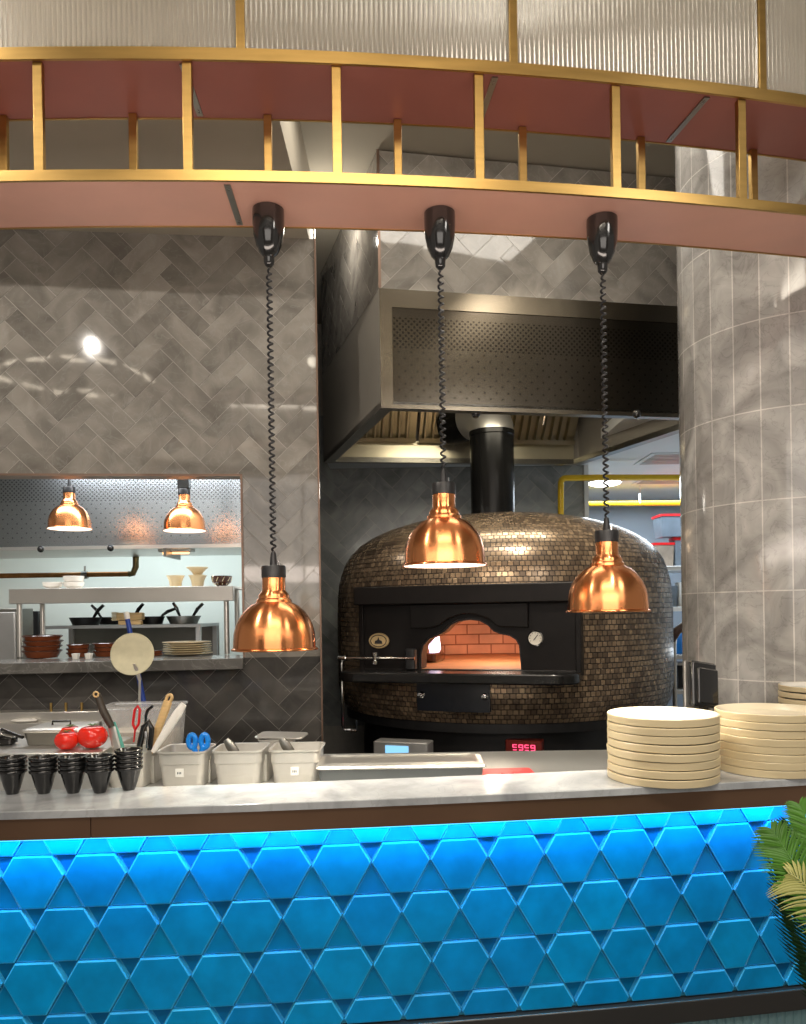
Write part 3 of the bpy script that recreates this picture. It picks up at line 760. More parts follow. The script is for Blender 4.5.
for px in (76, 89):
    p = on_sill(px, 3.50)
    o = MB().loft([(.012, .012, .006, 0), (.016, .016, .007, .024), (.0145, .0145, .006, .024), (.011, .011, .005, .004)], n=4).build('white_ramekin', WHITE_PL, loc=p)
    tag(o, 'small white ramekin on the hatch sill, %s' % ('left of the pair' if px == 76 else 'right of the pair'), 'ramekin')
# wooden brush on the rack
wbx = thing('wooden_brush', 'wooden scrubbing brush with pale bristles lying above the round peel', 'brush', at(122, 620, 4.9)+Vector((0, 0, -.0)))
wbx.location.z = zr+.01; wbx.location.y = RD+.06
MB().rbox((0, 0, .045), (.17, .06, .05), .01).build('brush_block', WOOD, wbx)
br_ = MB()
for i in range(9):
    for j in range(3): br_.tube([(-.085, -.02+.02*j, .022+.006*i), (-.115-.004*(i % 2), -.022+.022*j, .02+.0065*i)], .0028, 5)
br_.build('bristles', CREAM, wbx)
MB().rbox((0, 0, .0045), (.15, .05, .028), .006).build('brush_foot', WOOD, wbx)
# grey cabinet seen at the hatch's far left
gc = thing('steel_cabinet', 'grey steel cabinet at the left end behind the hatch', 'cabinet', (-3.0, 4.1, 0))
MB().span((0, 0, 0), (.96, .15, 1.65)).build('carcass', STEEL_D, gc, bevel=.004)
MB().span((.02, -.02, .9), (.94, -.001, 1.3)).build('door', STEEL_M, gc, bevel=.003)
MB().span((.02, -.02, 1.31), (.94, -.001, 1.63)).build('door', STEEL_M, gc, bevel=.003)
bp_ = MB().span((at(30, 600, 4.8).x, 4.8, 0), (at(38, 600, 4.8).x, 4.86, 1.64)).build('black_post', BLACK_MAT); tag(bp_, 'black upright post beside the pan rack behind the hatch', 'post')
# warming lamp bar on canopy's right
wl_ = thing('warming_lamp', 'slim steel warming lamp under the canopy, glowing orange', 'lamp', at(177, 552, 4.75))
MB().rbox((0, 0, .012), (.21, .09, .03), .012).build('lamp_housing', STEEL, wl_)
MB().tube([(-.08, -.02, -.006), (.08, -.02, -.006)], .009, 10).build('heating_tube', mat('orange_glow', (1, .5, .2), .4, emit=(1, .5, .2), es=3), wl_)
for x_ in (-.07, .07): MB().tube([(x_, 0, .025), (x_, 0, z0-wl_.location.z+.0)], .004, 8).build('hanger', STEEL_D, wl_)

# ================================================================== EXTRACTOR HOOD OVER THE OVEN
HZ0, HZ1 = 2.502, 3.03
FL, FR, BL, BR = Vector((-.084, 3.40, 0)), Vector((1.546, 3.695, 0)), Vector((-.462, 4.624, 0)), Vector((1.116, 4.83, 0))
hood = thing('extractor_hood', 'large perforated steel extractor hood above the domed oven', 'hood')
def V(p, z): return Vector((p.x, p.y, z))
q = MB(); w = (FR-FL).length
uvquad(q, V(FL, HZ0), V(FR, HZ0), V(FR, HZ1), V(FL, HZ1), w, HZ1-HZ0)
q.build('front_panel', PERF, hood)
d_ = (FR-FL).normalized(); n_ = Vector((d_.y, -d_.x, 0))
tr = MB()
def bar_(a, b, z0, z1, out): 
    tr.add([V(a, z0)+n_*out, V(b, z0)+n_*out, V(b, z1)+n_*out, V(a, z1)+n_*out, V(a, z0), V(b, z0), V(b, z1), V(a, z1)], [(0,1,2,3),(4,7,6,5),(3,2,6,7),(1,0,4,5),(0,3,7,4),(1,5,6,2)])
bar_(FL, FL+d_*.055, HZ0, HZ1, .004); bar_(FL+d_*.055, FR, HZ1-.08, HZ1, .004); bar_(FL+d_*.055, FR, HZ0, HZ0+.018, .004)
tr.build('front_trim', mat('hood_trim_steel', s2l(124, 117, 104), .26, 1, var=.05, scale=3), hood)
side = MB().add([V(FL, HZ0), V(FL, HZ1), V(BL, HZ1), V(BL, HZ0)], [(0, 1, 2, 3)]); side.add([V(FR, HZ0), V(FR, HZ1), V(BR, HZ1), V(BR, HZ0)], [(3, 2, 1, 0)])
side.add([V(BL, HZ0), V(BL, HZ1), V(BR, HZ1), V(BR, HZ0)], [(0, 1, 2, 3)]); side.add([V(FL, HZ1), V(FR, HZ1), V(BR, HZ1), V(BL, HZ1)], [(0, 1, 2, 3)])
side.build('hood_shell', mat('hood_side_steel', s2l(150, 145, 136), .4, .3, var=.06, scale=3), hood, smooth=0)
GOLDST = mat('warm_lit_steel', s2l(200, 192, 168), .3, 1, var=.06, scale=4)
def lerp(a, b, t): return a+(b-a)*t
rim = MB()
C_ = (FL+FR+BL+BR)/4
def inn(p, k): return lerp(p, C_, k)
for a, b in ((FL, BL), (BL, BR), (BR, FR), (FR, FL)):
    ai, bi = inn(a, .07), inn(b, .07)
    rim.add([V(a, HZ0), V(b, HZ0), V(bi, HZ0), V(ai, HZ0), V(a, HZ0+.03), V(b, HZ0+.03), V(bi, HZ0+.03), V(ai, HZ0+.03)], [(0, 1, 2, 3), (4, 7, 6, 5), (3, 2, 6, 7), (0, 4, 5, 1)])
rim.build('hood_rim', STEEL_D, hood, smooth=0)
# back gutter and tilted baffle filters
bl, br = inn(BL, .07), inn(BR, .07)
gt = MB().add([V(bl, HZ0), V(br, HZ0), V(br, HZ0+.13), V(bl, HZ0+.13)], [(0, 1, 2, 3)]); gt.build('gutter', GOLDST, hood)
gd = (br-bl).normalized(); gn = Vector((gd.y, -gd.x, 0)); gl = (br-bl).length
nf = 3
for k in range(nf):
    fm = MB(); u0 = gl*k/nf+.01; u1 = gl*(k+1)/nf-.01
    def fp(u, v, o): # v along the slope from bottom (0) to top (1)
        return V(bl, 0)+gd*u+gn*(.02+.30*v+o*.75)+Vector((0, 0, HZ0+.13+.38*v-o*.6))
    fm.add([fp(u0, 0, 0), fp(u1, 0, 0), fp(u1, 1, 0), fp(u0, 1, 0)], [(0, 1, 2, 3)])
    ns = 9
    for j in range(ns):
        a = u0+.02+(u1-u0-.04)*j/ns; b = a+(u1-u0-.04)/ns*.52
        fm.add([fp(a, .04, .002), fp(b, .04, .002), fp(b, .96, .002), fp(a, .96, .002), fp(a+.008, .04, .03), fp(b-.008, .04, .03), fp(b-.008, .96, .03), fp(a+.008, .96, .03)], [(4, 5, 6, 7), (0, 4, 7, 3), (5, 1, 2, 6), (0, 1, 5, 4)])
    fm.add([fp(u0, 0, .035), fp(u1, 0, .035), fp(u1, .06, .035), fp(u0, .06, .035)], [(0, 1, 2, 3)])
    fo = fm.build('baffle_filter', GOLDST, hood, smooth=0)
    hm = MB().tube([fp((u0+u1)/2, .3, .035), fp((u0+u1)/2, .3, .07), fp((u0+u1)/2, .45, .07), fp((u0+u1)/2, .45, .035)], .006, 8); hm.build('filter_handle', CHROME, fo)
for px in (476, 637): MB().sphere(at(px, 414, 3.52)+Vector((0, 0, 0)), .02).build('hood_lamp_knob', BLACK_PL, hood)
# tiled bulkhead above it
bh = struct('wall_bulkhead', MB().add([V(FL, HZ1), V(FR, HZ1), V(FR, 3.64), V(FL, 3.64), V(BL, HZ1), V(BL, 3.64), V(BR, HZ1), V(BR, 3.64)], [(0, 1, 2, 3), (4, 0, 3, 5), (1, 6, 7, 2), (6, 4, 5, 7), (3, 2, 7, 5), (0, 4, 6, 1)]), GROUT, smooth=0)
ht = MB(); herring(ht, ((0, w, HZ1, 3.64),), FL, FR-FL, W=.09, seed=9, phase=(.05, .02))
herring(ht, ((0, (BL-FL).length, HZ1, 3.64),), BL, FL-BL, W=.09, seed=10); ht.build('wall_tiles', WALLT, bh, smooth=0)
MB().add([V(FL, HZ1)+n_*.008+d_*-.004, V(FL, HZ1)+n_*.008+d_*.008, V(FL, 3.64)+n_*.008+d_*.008, V(FL, 3.64)+n_*.008+d_*-.004], [(0, 1, 2, 3)]).build('corner_trim', TRIM, bh)

# ================================================================== OVEN
SH = .033
OC = Vector((.565, 4.45, 0)); OR = -.32
ov = thing('pizza_oven', 'domed brown mosaic pizza oven with black front and arched mouth', 'oven', OC, OR)
prof = [(.90, 1.075), (.925, 1.12), (.94, 1.2), (.94, 1.3), (.94, 1.4), (.94, 1.5), (.94, 1.6), (.938, 1.68), (.930, 1.75), (.915, 1.81), (.893, 1.87), (.86, 1.92), (.81, 1.97), (.74, 2.015), (.65, 2.055), (.54, 2.09), (.40, 2.118), (.2, 2.138), (.001, 2.142)]
SEG = 144
def skipf(i, j):
    z = (prof[i][1]+prof[i+1][1])/2; a = 2*PI*(j+.5)/SEG; x = .94*math.cos(a); y = math.sin(a)
    return y < 0 and -.50 < x < .52 and 1.3 < z < 1.68
md = MB().lathe(prof, seg=SEG, uvR=.94, skip=skipf)
for i, (f, u) in enumerate(zip(md.f, md.uv)):
    ra = sum(math.hypot(md.v[j][0], md.v[j][1]) for j in f)/4
    if ra < .87: md.uv[i] = [(a*ra/.94, b) for a, b in u]
md.build('mosaic_dome', MOSAIC, ov)
# front: frame sides, lintel, face with the mouth
FY = -.885; u0, u1 = -.515, .523; zb, zt = 1.30, 1.72
arch = [(-.245, 1.325), (-.243, 1.40), (-.232, 1.44), (-.20, 1.472), (-.165, 1.485), (-.13, 1.502), (-.10, 1.53), (-.06, 1.549), (-.01, 1.555), (.04, 1.549), (.08, 1.53), (.11, 1.502), (.145, 1.49), (.19, 1.482), (.22, 1.465), (.235, 1.44), (.245, 1.325)]
arch = [(x*(1.06 if x < 0 else .97)+SH, z+.012*max(0, (z-1.42)/.135)) for x, z in arch]
outl = [(u0, zb), (u0, 1.40), (u0, 1.5), (u0, 1.6), (u0, zt), (-.3, zt), (-.2, zt), (-.06, zt), (-.01, zt), (.04, zt), (.15, zt), (.3, zt), (u1, zt), (u1, 1.6), (u1, 1.5), (u1, 1.40), (u1, zb)]
outl = [(u0, 1.325)]+outl[1:-1]+[(u1, 1.325)]
def ring_plate(y0, y1, A, B, m, name):
    mb = MB(); n = len(A)
    vs = [Vector((x, y0, z)) for x, z in A]+[Vector((x, y0, z)) for x, z in B]+[Vector((x, y1, z)) for x, z in A]+[Vector((x, y1, z)) for x, z in B]
    fs = []
    for i in range(n-1):
        fs += [(n+i, n+i+1, i+1, i), (2*n+i, 2*n+i+1, 3*n+i+1, 3*n+i), (i, i+1, 2*n+i+1, 2*n+i), (n+i+1, n+i, 3*n+i, 3*n+i+1)]
    return mb.add(vs, fs).build(name, m, ov, smooth=30)
FRONTB = mat('oven_front_enamel', (.007, .0055, .005), .42, var=.2)
FRONTB.node_tree.nodes['Principled BSDF'].inputs['Specular IOR Level'].default_value = .22
ring_plate(FY, FY+.02, arch, outl, FRONTB, 'front_plate')
inner_ = [(SH+(x-SH)*.965, 1.325+(z-1.325)*.965) for x, z in arch]
ring_plate(FY+.012, FY+.10, inner_, arch, BLACK_MAT, 'mouth_surround')
fr_ = MB().span((u0-.012, FY-.012, zb), (u0+.012, FY+.13, zt)).span((u1-.012, FY-.012, zb), (u1+.012, FY+.13, zt)).span((u0, FY-.01, 1.30), (u1, FY+.13, 1.326))
fr_.build('front_frame', FRONTB, ov, bevel=.003)
MB().span((u0-.014, FY-.075, 1.635), (u1+.014, FY+.15, 1.722)).build('lintel', FRONTB, ov, bevel=.006)
MB().span((-.30, FY-.035, 1.50), (.02, FY-.001, 1.60)).build('draft_plate', FRONTB, ov, bevel=.003) if False else None
dp = MB().prism([(x+SH, z+.012) for x, z in ((-.29, 1.51), (-.205, 1.51), (-.15, 1.522), (-.11, 1.552), (-.05, 1.573), (-.01, 1.577), (.03, 1.573), (.09, 1.552), (.13, 1.515), (.27, 1.51), (.27, 1.622), (-.29, 1.622))], -.03, c=(0, FY, 0)); dp.build('draft_shield', FRONTB, ov, bevel=.003)
# ledge: rounded front slab
lp = []
for k in range(9):
    a = PI+k/8*PI/2; lp.append((-.47+.12*math.cos(a), FY-.075+.12*math.sin(a)))
for k in range(9):
    a = 1.5*PI+k/8*PI/2; lp.append((.415+.12*math.cos(a), FY-.075+.12*math.sin(a)))
lp += [(.535, FY+.12), (-.59, FY+.12)]
LEDGE = mat('ledge_granite', (.010, .010, .010), .22, var=.4, scale=60)
MB().rings([[Vector((x, y, 1.275)) for x, y in lp], [Vector((x, y, 1.322)) for x, y in lp]]).build('ledge', LEDGE, ov, bevel=.008)
# hatch below, bent to the dome
hp_ = MB(); k = 10; vs = []
for i in range(k+1):
    x = -.225+.355*i/k
    y = -math.sqrt(.955**2-x*x)
    vs += [(x, y, 1.135), (x, y, 1.275), (x, y+.03, 1.135), (x, y+.03, 1.275)]
fs = []
for i in range(k):
    a = 4*i; b = a+4; fs += [(a, b, b+1, a+1), (a+1, b+1, b+3, a+3), (b, a, a+2, b+2)]
fs += [(0, 1, 3, 2), (4*k+1, 4*k, 4*k+2, 4*k+3)]
acc = hp_.add(vs, fs).build('access_hatch', mat('hatch_enamel', (.006, .008, .014), .3), ov)
for x in (-.20, .108):
    y = -math.sqrt(.955**2-x*x)
    MB().lathe([(.0001, 0), (.016, 0), (.016, .006), (.009, .01), (.009, .02), (.013, .024), (.011, .032), (.0001, .034)], (x, y+.001, 1.21), 20, M=Matrix.Rotation(PI/2, 3, 'X')).build('knob', CHROME, acc)
# badge, gauge
RX = Matrix.Rotation(PI/2, 3, 'X')
bd = MB().lathe([(.0001, 0), (.052, 0), (.052, .008), (.047, .012), (.0001, .012)], (-.425, FY-.001, 1.462), 32, M=RX, sx=1); 
for i, v in enumerate(bd.v): bd.v[i] = (v[0], v[1], 1.462+(v[2]-1.462)*.72)
bd = bd.build('badge', BADGE, ov)
e_ = MB()
for rr_ in (.040,):
    e_.tube([(-.425+rr_*math.cos(a*PI/16), FY-.0135, 1.462+rr_*.70*math.sin(a*PI/16)) for a in range(33)], .0022, 6, cap=False)
e_.prism([(x+.01, z) for x, z in ((-.455, 1.448), (-.415, 1.448), (-.418, 1.462), (-.43, 1.466), (-.435, 1.48), (-.44, 1.466), (-.452, 1.462))], -.003, c=(0, FY-.0125, 0))
e_.build('emblem', BLACK_MAT, bd)
gg = MB().lathe([(.0001, 0), (.036, 0), (.036, .014), (.031, .018), (.030, .012), (.0001, .012)], (.333, FY-.001, 1.472), 32, M=RX).build('temperature_gauge', CHROME, ov)
MB().lathe([(.0001, 0), (.030, 0), (.030, .002)], (.333, FY-.014, 1.472), 32, M=RX).build('dial', GAUGE, gg)
nd = MB().tube([(.325, FY-.018, 1.463), (.344, FY-.018, 1.487)], .0018, 6)
for k in range(9):
    a = R(-30+k*30); nd.tube([(.333+.022*math.cos(a), FY-.0175, 1.472+.022*math.sin(a)), (.333+.027*math.cos(a), FY-.0175, 1.472+.027*math.sin(a))], .0012, 5)
nd.build('needle', BLACK_MAT, gg)
# gas pipe on the left of the mouth
gp = MB().tube([(-.23, FY-.05, 1.380), (-.575, FY-.05, 1.380), (-.597, FY-.05, 1.378), (-.603, FY-.05, 1.36), (-.603, FY-.05, 1.05), (-.597, FY-.045, 1.032), (-.535, FY-.04, 1.028)], .0085, 10)
gp.tube([(-.535, FY-.04, 1.028), (-.535, FY-.04, 1.08)], .007, 8)
gp = gp.build('gas_pipe', CHROME, ov)
MB().lathe([(.016, -.028), (.016, -.014), (.01, -.01), (.01, .01), (.016, .014), (.016, .028)], (-.43, FY-.052, 1.380), 16).build('valve', CHROME, gp)
MB().lathe([(.013, -.02), (.013, .02)], (-.60, FY-.05, 1.380), 12, M=Matrix.Rotation(PI/2, 3, 'Y')).build('pipe_joint', CHROME, gp)
MB().rbox((-.255, FY-.03, 1.375), (.05, .05, .1), .01).build('burner_block', BLACK_MAT, ov)
# chamber
ch = MB(); uvs = []; n = 40; vs = []; fs = []
rows = [(.60, 1.33), (.60, 1.45), (.60, 1.56), (.56, 1.66), (.46, 1.76), (.28, 1.82), (.01, 1.84)]
acc_ = [0]
for i in range(1, len(rows)): acc_.append(acc_[-1]+math.hypot(rows[i][0]-rows[i-1][0], rows[i][1]-rows[i-1][1]))
a0, a1 = R(-62), R(242)
for r_, z in rows:
    for j in range(n+1):
        a = a0+(a1-a0)*j/n; vs.append((r_*math.cos(a), -.24+r_*math.sin(a), z))
for i in range(len(rows)-1):
    for j in range(n):
        q0 = i*(n+1)+j
        fs.append((q0+1, q0, q0+n+1, q0+n+2))
        ua, ub = (a1-a0)*j/n*.6, (a1-a0)*(j+1)/n*.6
        uvs.append([(ub, acc_[i]), (ua, acc_[i]), (ua, acc_[i+1]), (ub, acc_[i+1])])
ch.add(vs, fs, uvs); ch.build('brick_chamber', BRICK, ov)
fl = MB().add([(-.27, FY+.01, 1.3275), (.31, FY+.01, 1.3275), (.62, .4, 1.3275), (-.62, .4, 1.3275)], [(0, 1, 2, 3)], [[(0, 0), (1.24, 0), (1.24, 1.2), (0, 1.2)]])
fl.build('oven_floor', mat('refractory_floor', s2l(190, 130, 85), .75, var=.15, scale=8), ov)
MB().rings([[Vector((-.30+.035*s_*math.cos(a*PI/6), -.35+.03*s_*math.sin(a*PI/6), z)) for a in range(12)] for s_, z in ((.6, 1.36), (1, 1.40), (.8, 1.46), (.4, 1.51), (.05, 1.55))]).build('flame', FLAME, ov)
MB().rbox((-.33, -.40, 1.355), (.16, .2, .05), .02).build('burner_housing', TERRA_D, ov)
# stand
MB().lathe([(.80, 0), (.80, 1.02), (.895, 1.03), (.895, 1.078), (.0001, 1.078)], seg=72).build('stand', BLACK_MAT, ov)
def panel_pt(px, py, y_): pass
oM = Matrix.Translation(OC) @ Matrix.Rotation(OR, 4, 'Z'); oI = oM.inverted()
dpn = oI @ at(405, 744, 3.55)
c1 = MB().rbox((dpn.x, dpn.y-.02, dpn.z-.015), (.26, .10, .07), .008).build('control_panel', STEEL_M, ov)
MB().span((dpn.x-.07, dpn.y-.074, dpn.z-.035), (dpn.x+.04, dpn.y-.0705, dpn.z+.003)).build('display', SCREEN_B, c1)
dpn = oI @ at(525, 745, 3.62)
c2_ = MB().rbox((dpn.x, dpn.y, dpn.z-.01), (.17, .08, .075), .006).build('control_panel', mat('maroon_panel', s2l(120, 40, 30), .4), ov)
dg = MB()
for i, cx_ in enumerate((-.04, -.012, .016, .044)):
    for (ax, az, bx, bz) in ((-.009, .012, .009, .012), (-.009, 0, .009, 0), (-.009, -.012, .009, -.012), (-.009, 0, -.009, .012), (.009, -.012, .009, .012))[:5 if i % 2 else 4]:
        dg.tube([(dpn.x+cx_+ax, dpn.y-.042, dpn.z-.005+az), (dpn.x+cx_+bx, dpn.y-.042, dpn.z-.005+bz)], .0022, 5)
dg.build('red_digits', SCREEN_R, c2_)
# flue
fp_ = at(493, 508, 4.3); ft = at(486, 432, 4.3)
flue = thing('flue_pipe', 'black flue pipe with a steel elbow rising from the oven top', 'pipe', (fp_.x, 4.3, 2.128))
rp = .122
MB().lathe([(rp, 0), (rp, .44), (rp+.004, .445), (rp+.004, .47), (.0001, .47)], (0, 0, 0), 48).build('black_pipe', BLACK_PIPE, flue)
elb = [(0, 0, .46), (0, 0, .49), (-.01, .02, .53), (-.03, .05, .56), (-.07, .10, .575), (-.10, .14, .575)]
MB().tube(elb, [rp-.002, rp, rp, rp, rp, rp], 32).build('elbow', STEEL, flue, smooth=60)
MB().tube([(-.09, .13, .575), (-.20, .30, .575)], rp*.93, 32).build('rear_pipe', BLACK_PIPE, flue)

# ================================================================== PREP WORKTOP behind the marble
ZW = 1.055
wt = thing('prep_worktop', 'stainless prep worktop behind the marble bar', 'worktop')
tp_ = MB()
def cb(X): return cy(X)+.2165
n = 40; ring = [(X, cb(X)) for X in [-1.5+2.42*i/n for i in range(n+1)]]+[(.92, 2.98), (-1.5, 2.98)]
tp_.rings([[Vector((x, y, ZW-.03)) for x, y in ring], [Vector((x, y, ZW)) for x, y in ring]]).build('worktop_slab', WORKTOP, wt, smooth=20)
MB().span((-1.48, 2.32, .0), (.9, 2.94, ZW-.031)).build('cabinet_body', STEEL_D, wt)

# steel tubs (gastronorm) 
def gn_pan(hx, hy, h):
    return [(hx*.86-.004, hy*.86-.004, .02, 0), (hx*.86, hy*.86, .024, .006), (hx*.90, hy*.90, .022, h*.62), (hx*.955, hy*.955, .022, h*.64), (hx*.965, hy*.965, .022, h-.008), (hx*1.03, hy*1.03, .024, h-.006), (hx*1.035, hy*1.035, .024, h), (hx*.95, hy*.95, .02, h-.001), (hx*.93, hy*.93, .02, h*.66), (hx*.84, hy*.84, .02, .008)]
TUBM = mat('matte_tub_steel', s2l(216, 213, 206), .36, .55, var=.08, scale=10)
tubs = []
def tub(px, D, hx, hy, h, label, sticker=None, z=ZW, rz=0, m=None):
    p = at(px, 765, D); p.z = z+.0005
    t = thing('steel_tub', label, 'container', p, rz)
    MB().loft(gn_pan(hx, hy, h), n=5).build('tub_body', m or TUBM, t)
    if sticker is not None:
        st = MB().span((sticker-.013, -hy*.925-.0025, h*.30), (sticker+.013, -hy*.925-.0005, h*.30+.026)).build('sticker', LBL, t)
        k = MB()
        for i in range(3): k.span((sticker-.007+i*.005, -hy*.925-.0032, h*.30+.009), (sticker-.0045+i*.005, -hy*.925-.0026, h*.30+.016))
        k.build('printed_mark', INK, st)
    tubs.append(t); return t
TH = .115
t1 = tub(133, 2.50, .066, .075, TH, 'small steel tub full of utensils behind the black cups')
t2 = tub(187.5, 2.50, .078, .075, TH, 'small steel tub holding the blue scissors', sticker=-.005)
t3 = tub(242, 2.50, .080, .075, TH, 'small steel tub with a spoon, between the other two spoonless sides', sticker=None)
t3['label'] = 'small steel tub without a sticker, left of the last tub in the row'
t4 = tub(298, 2.50, .082, .075, TH, 'small steel tub last in the row, touching the long lidded pan', sticker=.0)
# dividers between tubs
for px in (158, 213, 268):
    p = at(px, 765, 2.56); p.z = ZW+.001
    o = MB().loft([(.008, .06, .004, 0), (.010, .065, .004, .09), (.0085, .063, .003, .09), (.006, .055, .003, .005)], n=3).build('divider_tray', STEEL, loc=p)
    tag(o, {158: 'narrow steel divider left of the scissors tub', 213: 'narrow steel divider right of the scissors tub', 268: 'narrow steel divider left of the last tub'}[px], 'divider')
# spoons
def spoon(t, x, y, rz, label, L=.15):
    o = thing('metal_spoon', label, 'spoon', t.location+Vector((x, y, .02)), rz)
    Mx = Matrix.Rotation(R(-34), 3, 'Y')
    pts = [Mx @ Vector((0, 0, L*k/6)) for k in range(7)]
    MB().tube(pts, [.004, .004, .005, .010, .015, .016, .010], 12, flat=(.45, 1)).build('handle', STEEL_D, o)
    b = MB().sphere((0, 0, 0), .016, 16, 8, sz=.5); b.build('bowl', STEEL_D, o)
spoon(t3, .04, -.02, .15, 'metal spoon with a broad handle in the tub without a sticker')
spoon(t4, .035, -.02, .15, 'metal spoon with a broad handle in the last tub of the row')
# lid leaning behind the last tub
o = MB().rbox((0, 0, 0), (.17, .11, .006), .02).build('tub_lid', STEEL, loc=at(282, 737, 2.68)); o.rotation_euler = (R(2), R(1), R(-8)); o.location.z = ZW+.122
tag(o, 'flat steel lid lying behind the last two tubs', 'lid')
sb = tub(278, 2.68, .06, .05, .115, 'steel tub at the back carrying the flat lid')

# long lidded pan
lp_ = thing('long_lidded_pan', 'long grey pan with a pale steel lid beside the tubs', 'pan', at(401, 770, 2.42))
lp_.location.z = ZW+.0005
MB().loft([(.245, .075, .012, 0), (.252, .08, .014, .068)], n=4).build('pan_body', mat('grey_pan_side', s2l(120, 124, 126), .4, .7), lp_)
MB().loft([(.258, .086, .012, .0685), (.262, .09, .014, .073), (.258, .086, .012, .079), (.235, .068, .012, .085), (.225, .06, .010, .081)], n=4).build('lid', STEEL, lp_)
# red board
rd = thing('red_chopping_board', 'small red chopping board lying on the steel worktop', 'board', at(505, 769, 2.55), R(3)); rd.location.z = ZW+.0005
MB().rbox((0, 0, .007), (.19, .10, .012), .012).build('board', RED, rd)
MB().tube([(-.02, -.045, .014), (.0, -.05, .014), (.02, -.045, .014)], .003, 6).build('grip_rib', RED, rd)

# scissors
def scissors():
    p = t2.location+Vector((.045, -.03, .022))
    t = thing('scissors', 'scissors with bright blue handles standing in a steel tub', 'scissors', p)
    for s_ in (-1, 1):
        lp = []
        for k in range(17):
            a = k/16*2*PI; lp.append((s_*.020+.0112*math.cos(a), 0, .118+.021*math.sin(a)))
        h_ = MB().tube(lp, .0088, 10, cap=False); h_.tube([(s_*.016, 0, .10), (s_*.010, 0, .085), (s_*.006, 0, .065)], [.009, .009, .005], 10)
        h_.build('handle', BLUE_PL, t)
        MB().prism([(s_*.001, .0), (s_*.006, .02), (s_*.008, .075), (-s_*.003, .075)], .002, c=(0, .002*s_, 0)).build('blade', STEEL, t)
    MB().lathe([(.004, -.005), (.004, .005)], (0, 0, .066), 12, M=RX).build('pivot', STEEL, t)
scissors()
# utensils in the first tub
def lean(px0, py0, px1, py1, D): return at(px0, py0, D), at(px1, py1, D)
def stick(name, label, cat, a, b, parts):
    """a = lower end, b = upper end; parts = (name, t0, t1, radii, material, flat)"""
    t = thing(name, label, cat, a)
    d = b-a
    for nm, t0, t1, rs, m_, fl_ in parts:
        pts = [d*(t0+(t1-t0)*k/(len(rs)-1)) for k in range(len(rs))]
        MB().tube(pts, rs, 14, flat=fl_).build(nm, m_, t)
    return t
GRIP = mat('brown_black_grip', s2l(62, 54, 46), .45)
a, b = lean(122, 772, 96, 692, 2.47)
kn = thing('serrated_knife', 'long knife with a dark curved grip standing in the utensil tub', 'knife', a)
c3 = at(112, 727, 2.47)-a; c4 = at(103, 710, 2.47)-a; c5 = at(97.5, 694, 2.47)-a
MB().tube([(0, 0, 0), c3*.5, c3], [.012, .015, .012], 10, flat=(1, .2)).build('blade', STEEL, kn)
MB().tube([c3, lerp(c3, c4, .5), c4, lerp(c4, c5, .6), c5], [.010, .0125, .0125, .0115, .010], 14).build('grip', GRIP, kn)
MB().tube([c5+Vector((.008*math.cos(k*PI/6), -.0105, .008*math.sin(k*PI/6))) for k in range(13)], .003, 8, cap=False).build('end_ring', WOOD, kn)
a, b = lean(128, 772, 114, 722, 2.50)
stick('teal_spatula', 'thin teal plastic spatula standing beside the knife', 'spatula', a, b, [('handle', 0, 1, [.009, .012, .011, .005], TEAL_PL, (1, .4))])
a, b = lean(145, 766, 172, 691, 2.50)
wd = stick('wooden_spoon', 'pale wooden handle with a hole standing in the utensil tub', 'spoon', a, b, [('handle', 0, .86, [.009, .011, .013, .0145], WOOD, (1, .5))])
d = b-a; ax = d.normalized(); px_ = Vector((1, 0, -.2)).normalized()
MB().tube([d*.90+ax*.013*math.sin(k*PI/8)+px_*.0085*math.cos(k*PI/8) for k in range(17)], .0052, 8, cap=False).build('hanging_loop', WOOD, wd)
a, b = lean(153, 752, 184, 704, 2.44)
stick('white_scraper', 'thick white plastic handle leaning right out of the utensil tub', 'scraper', a, b, [('handle', 0, 1, [.007, .011, .013, .0145, .015, .010], WHITE_PL, (.6, 1))])
# black tongs
a = at(138, 768, 2.47)
tg = thing('black_tongs', 'black plastic tongs looped at the top, in the utensil tub', 'tongs', a)
q0, q1, q2, q3 = (at(*v, 2.47)-a for v in ((140, 745), (144, 727), (149, 722), (152, 728)))
q4 = at(150, 750, 2.47)-a
MB().tube([(0, 0, 0), q0, lerp(q0, q1, .5), q1, q2, q3, q4], [.008, .010, .010, .0095, .009, .009, .008], 12).build('arms', BLACK_PL, tg)
MB().tube([at(146, 731, 2.46)-a, at(147, 748, 2.46)-a], .005, 8).build('steel_insert', CHROME, tg)

# clear tub behind, with its own tools
ctp = at(145, 745, 2.80); ctp.z = ZW+.0005
ct = thing('clear_tub', 'large clear plastic tub behind the utensils', 'container', ctp)
MB().loft([(.118, .07, .02, 0), (.122, .074, .022, .05), (.134, .085, .022, .215), (.140, .090, .022, .217), (.140, .090, .022, .224), (.132, .083, .02, .224), (.119, .071, .02, .05), (.115, .067, .018, .004)], n=5).build('tub_body', CLEARP, ct)
MB().loft([(.106, .058, .02, .006), (.112, .064, .02, .13)], n=4).build('contents', mat('beige_contents', s2l(226, 212, 190), .7, var=.15, scale=20), ct)
a, b = lean(134, 742, 138, 706, 2.63)
rt_ = stick('red_opener', 'red plastic tool with a slotted handle standing in front of the clear tub', 'tool', a, b, [('shaft', 0, .35, [.005, .006], RED, (.5, 1))])
d = b-a
MB().tube([d*.35, d*.5+Vector((-.010, 0, 0)), d*.9+Vector((-.009, 0, 0)), d, d*.9+Vector((.009, 0, 0)), d*.5+Vector((.010, 0, 0)), d*.35], .0045, 8).build('slotted_handle', RED, rt_)
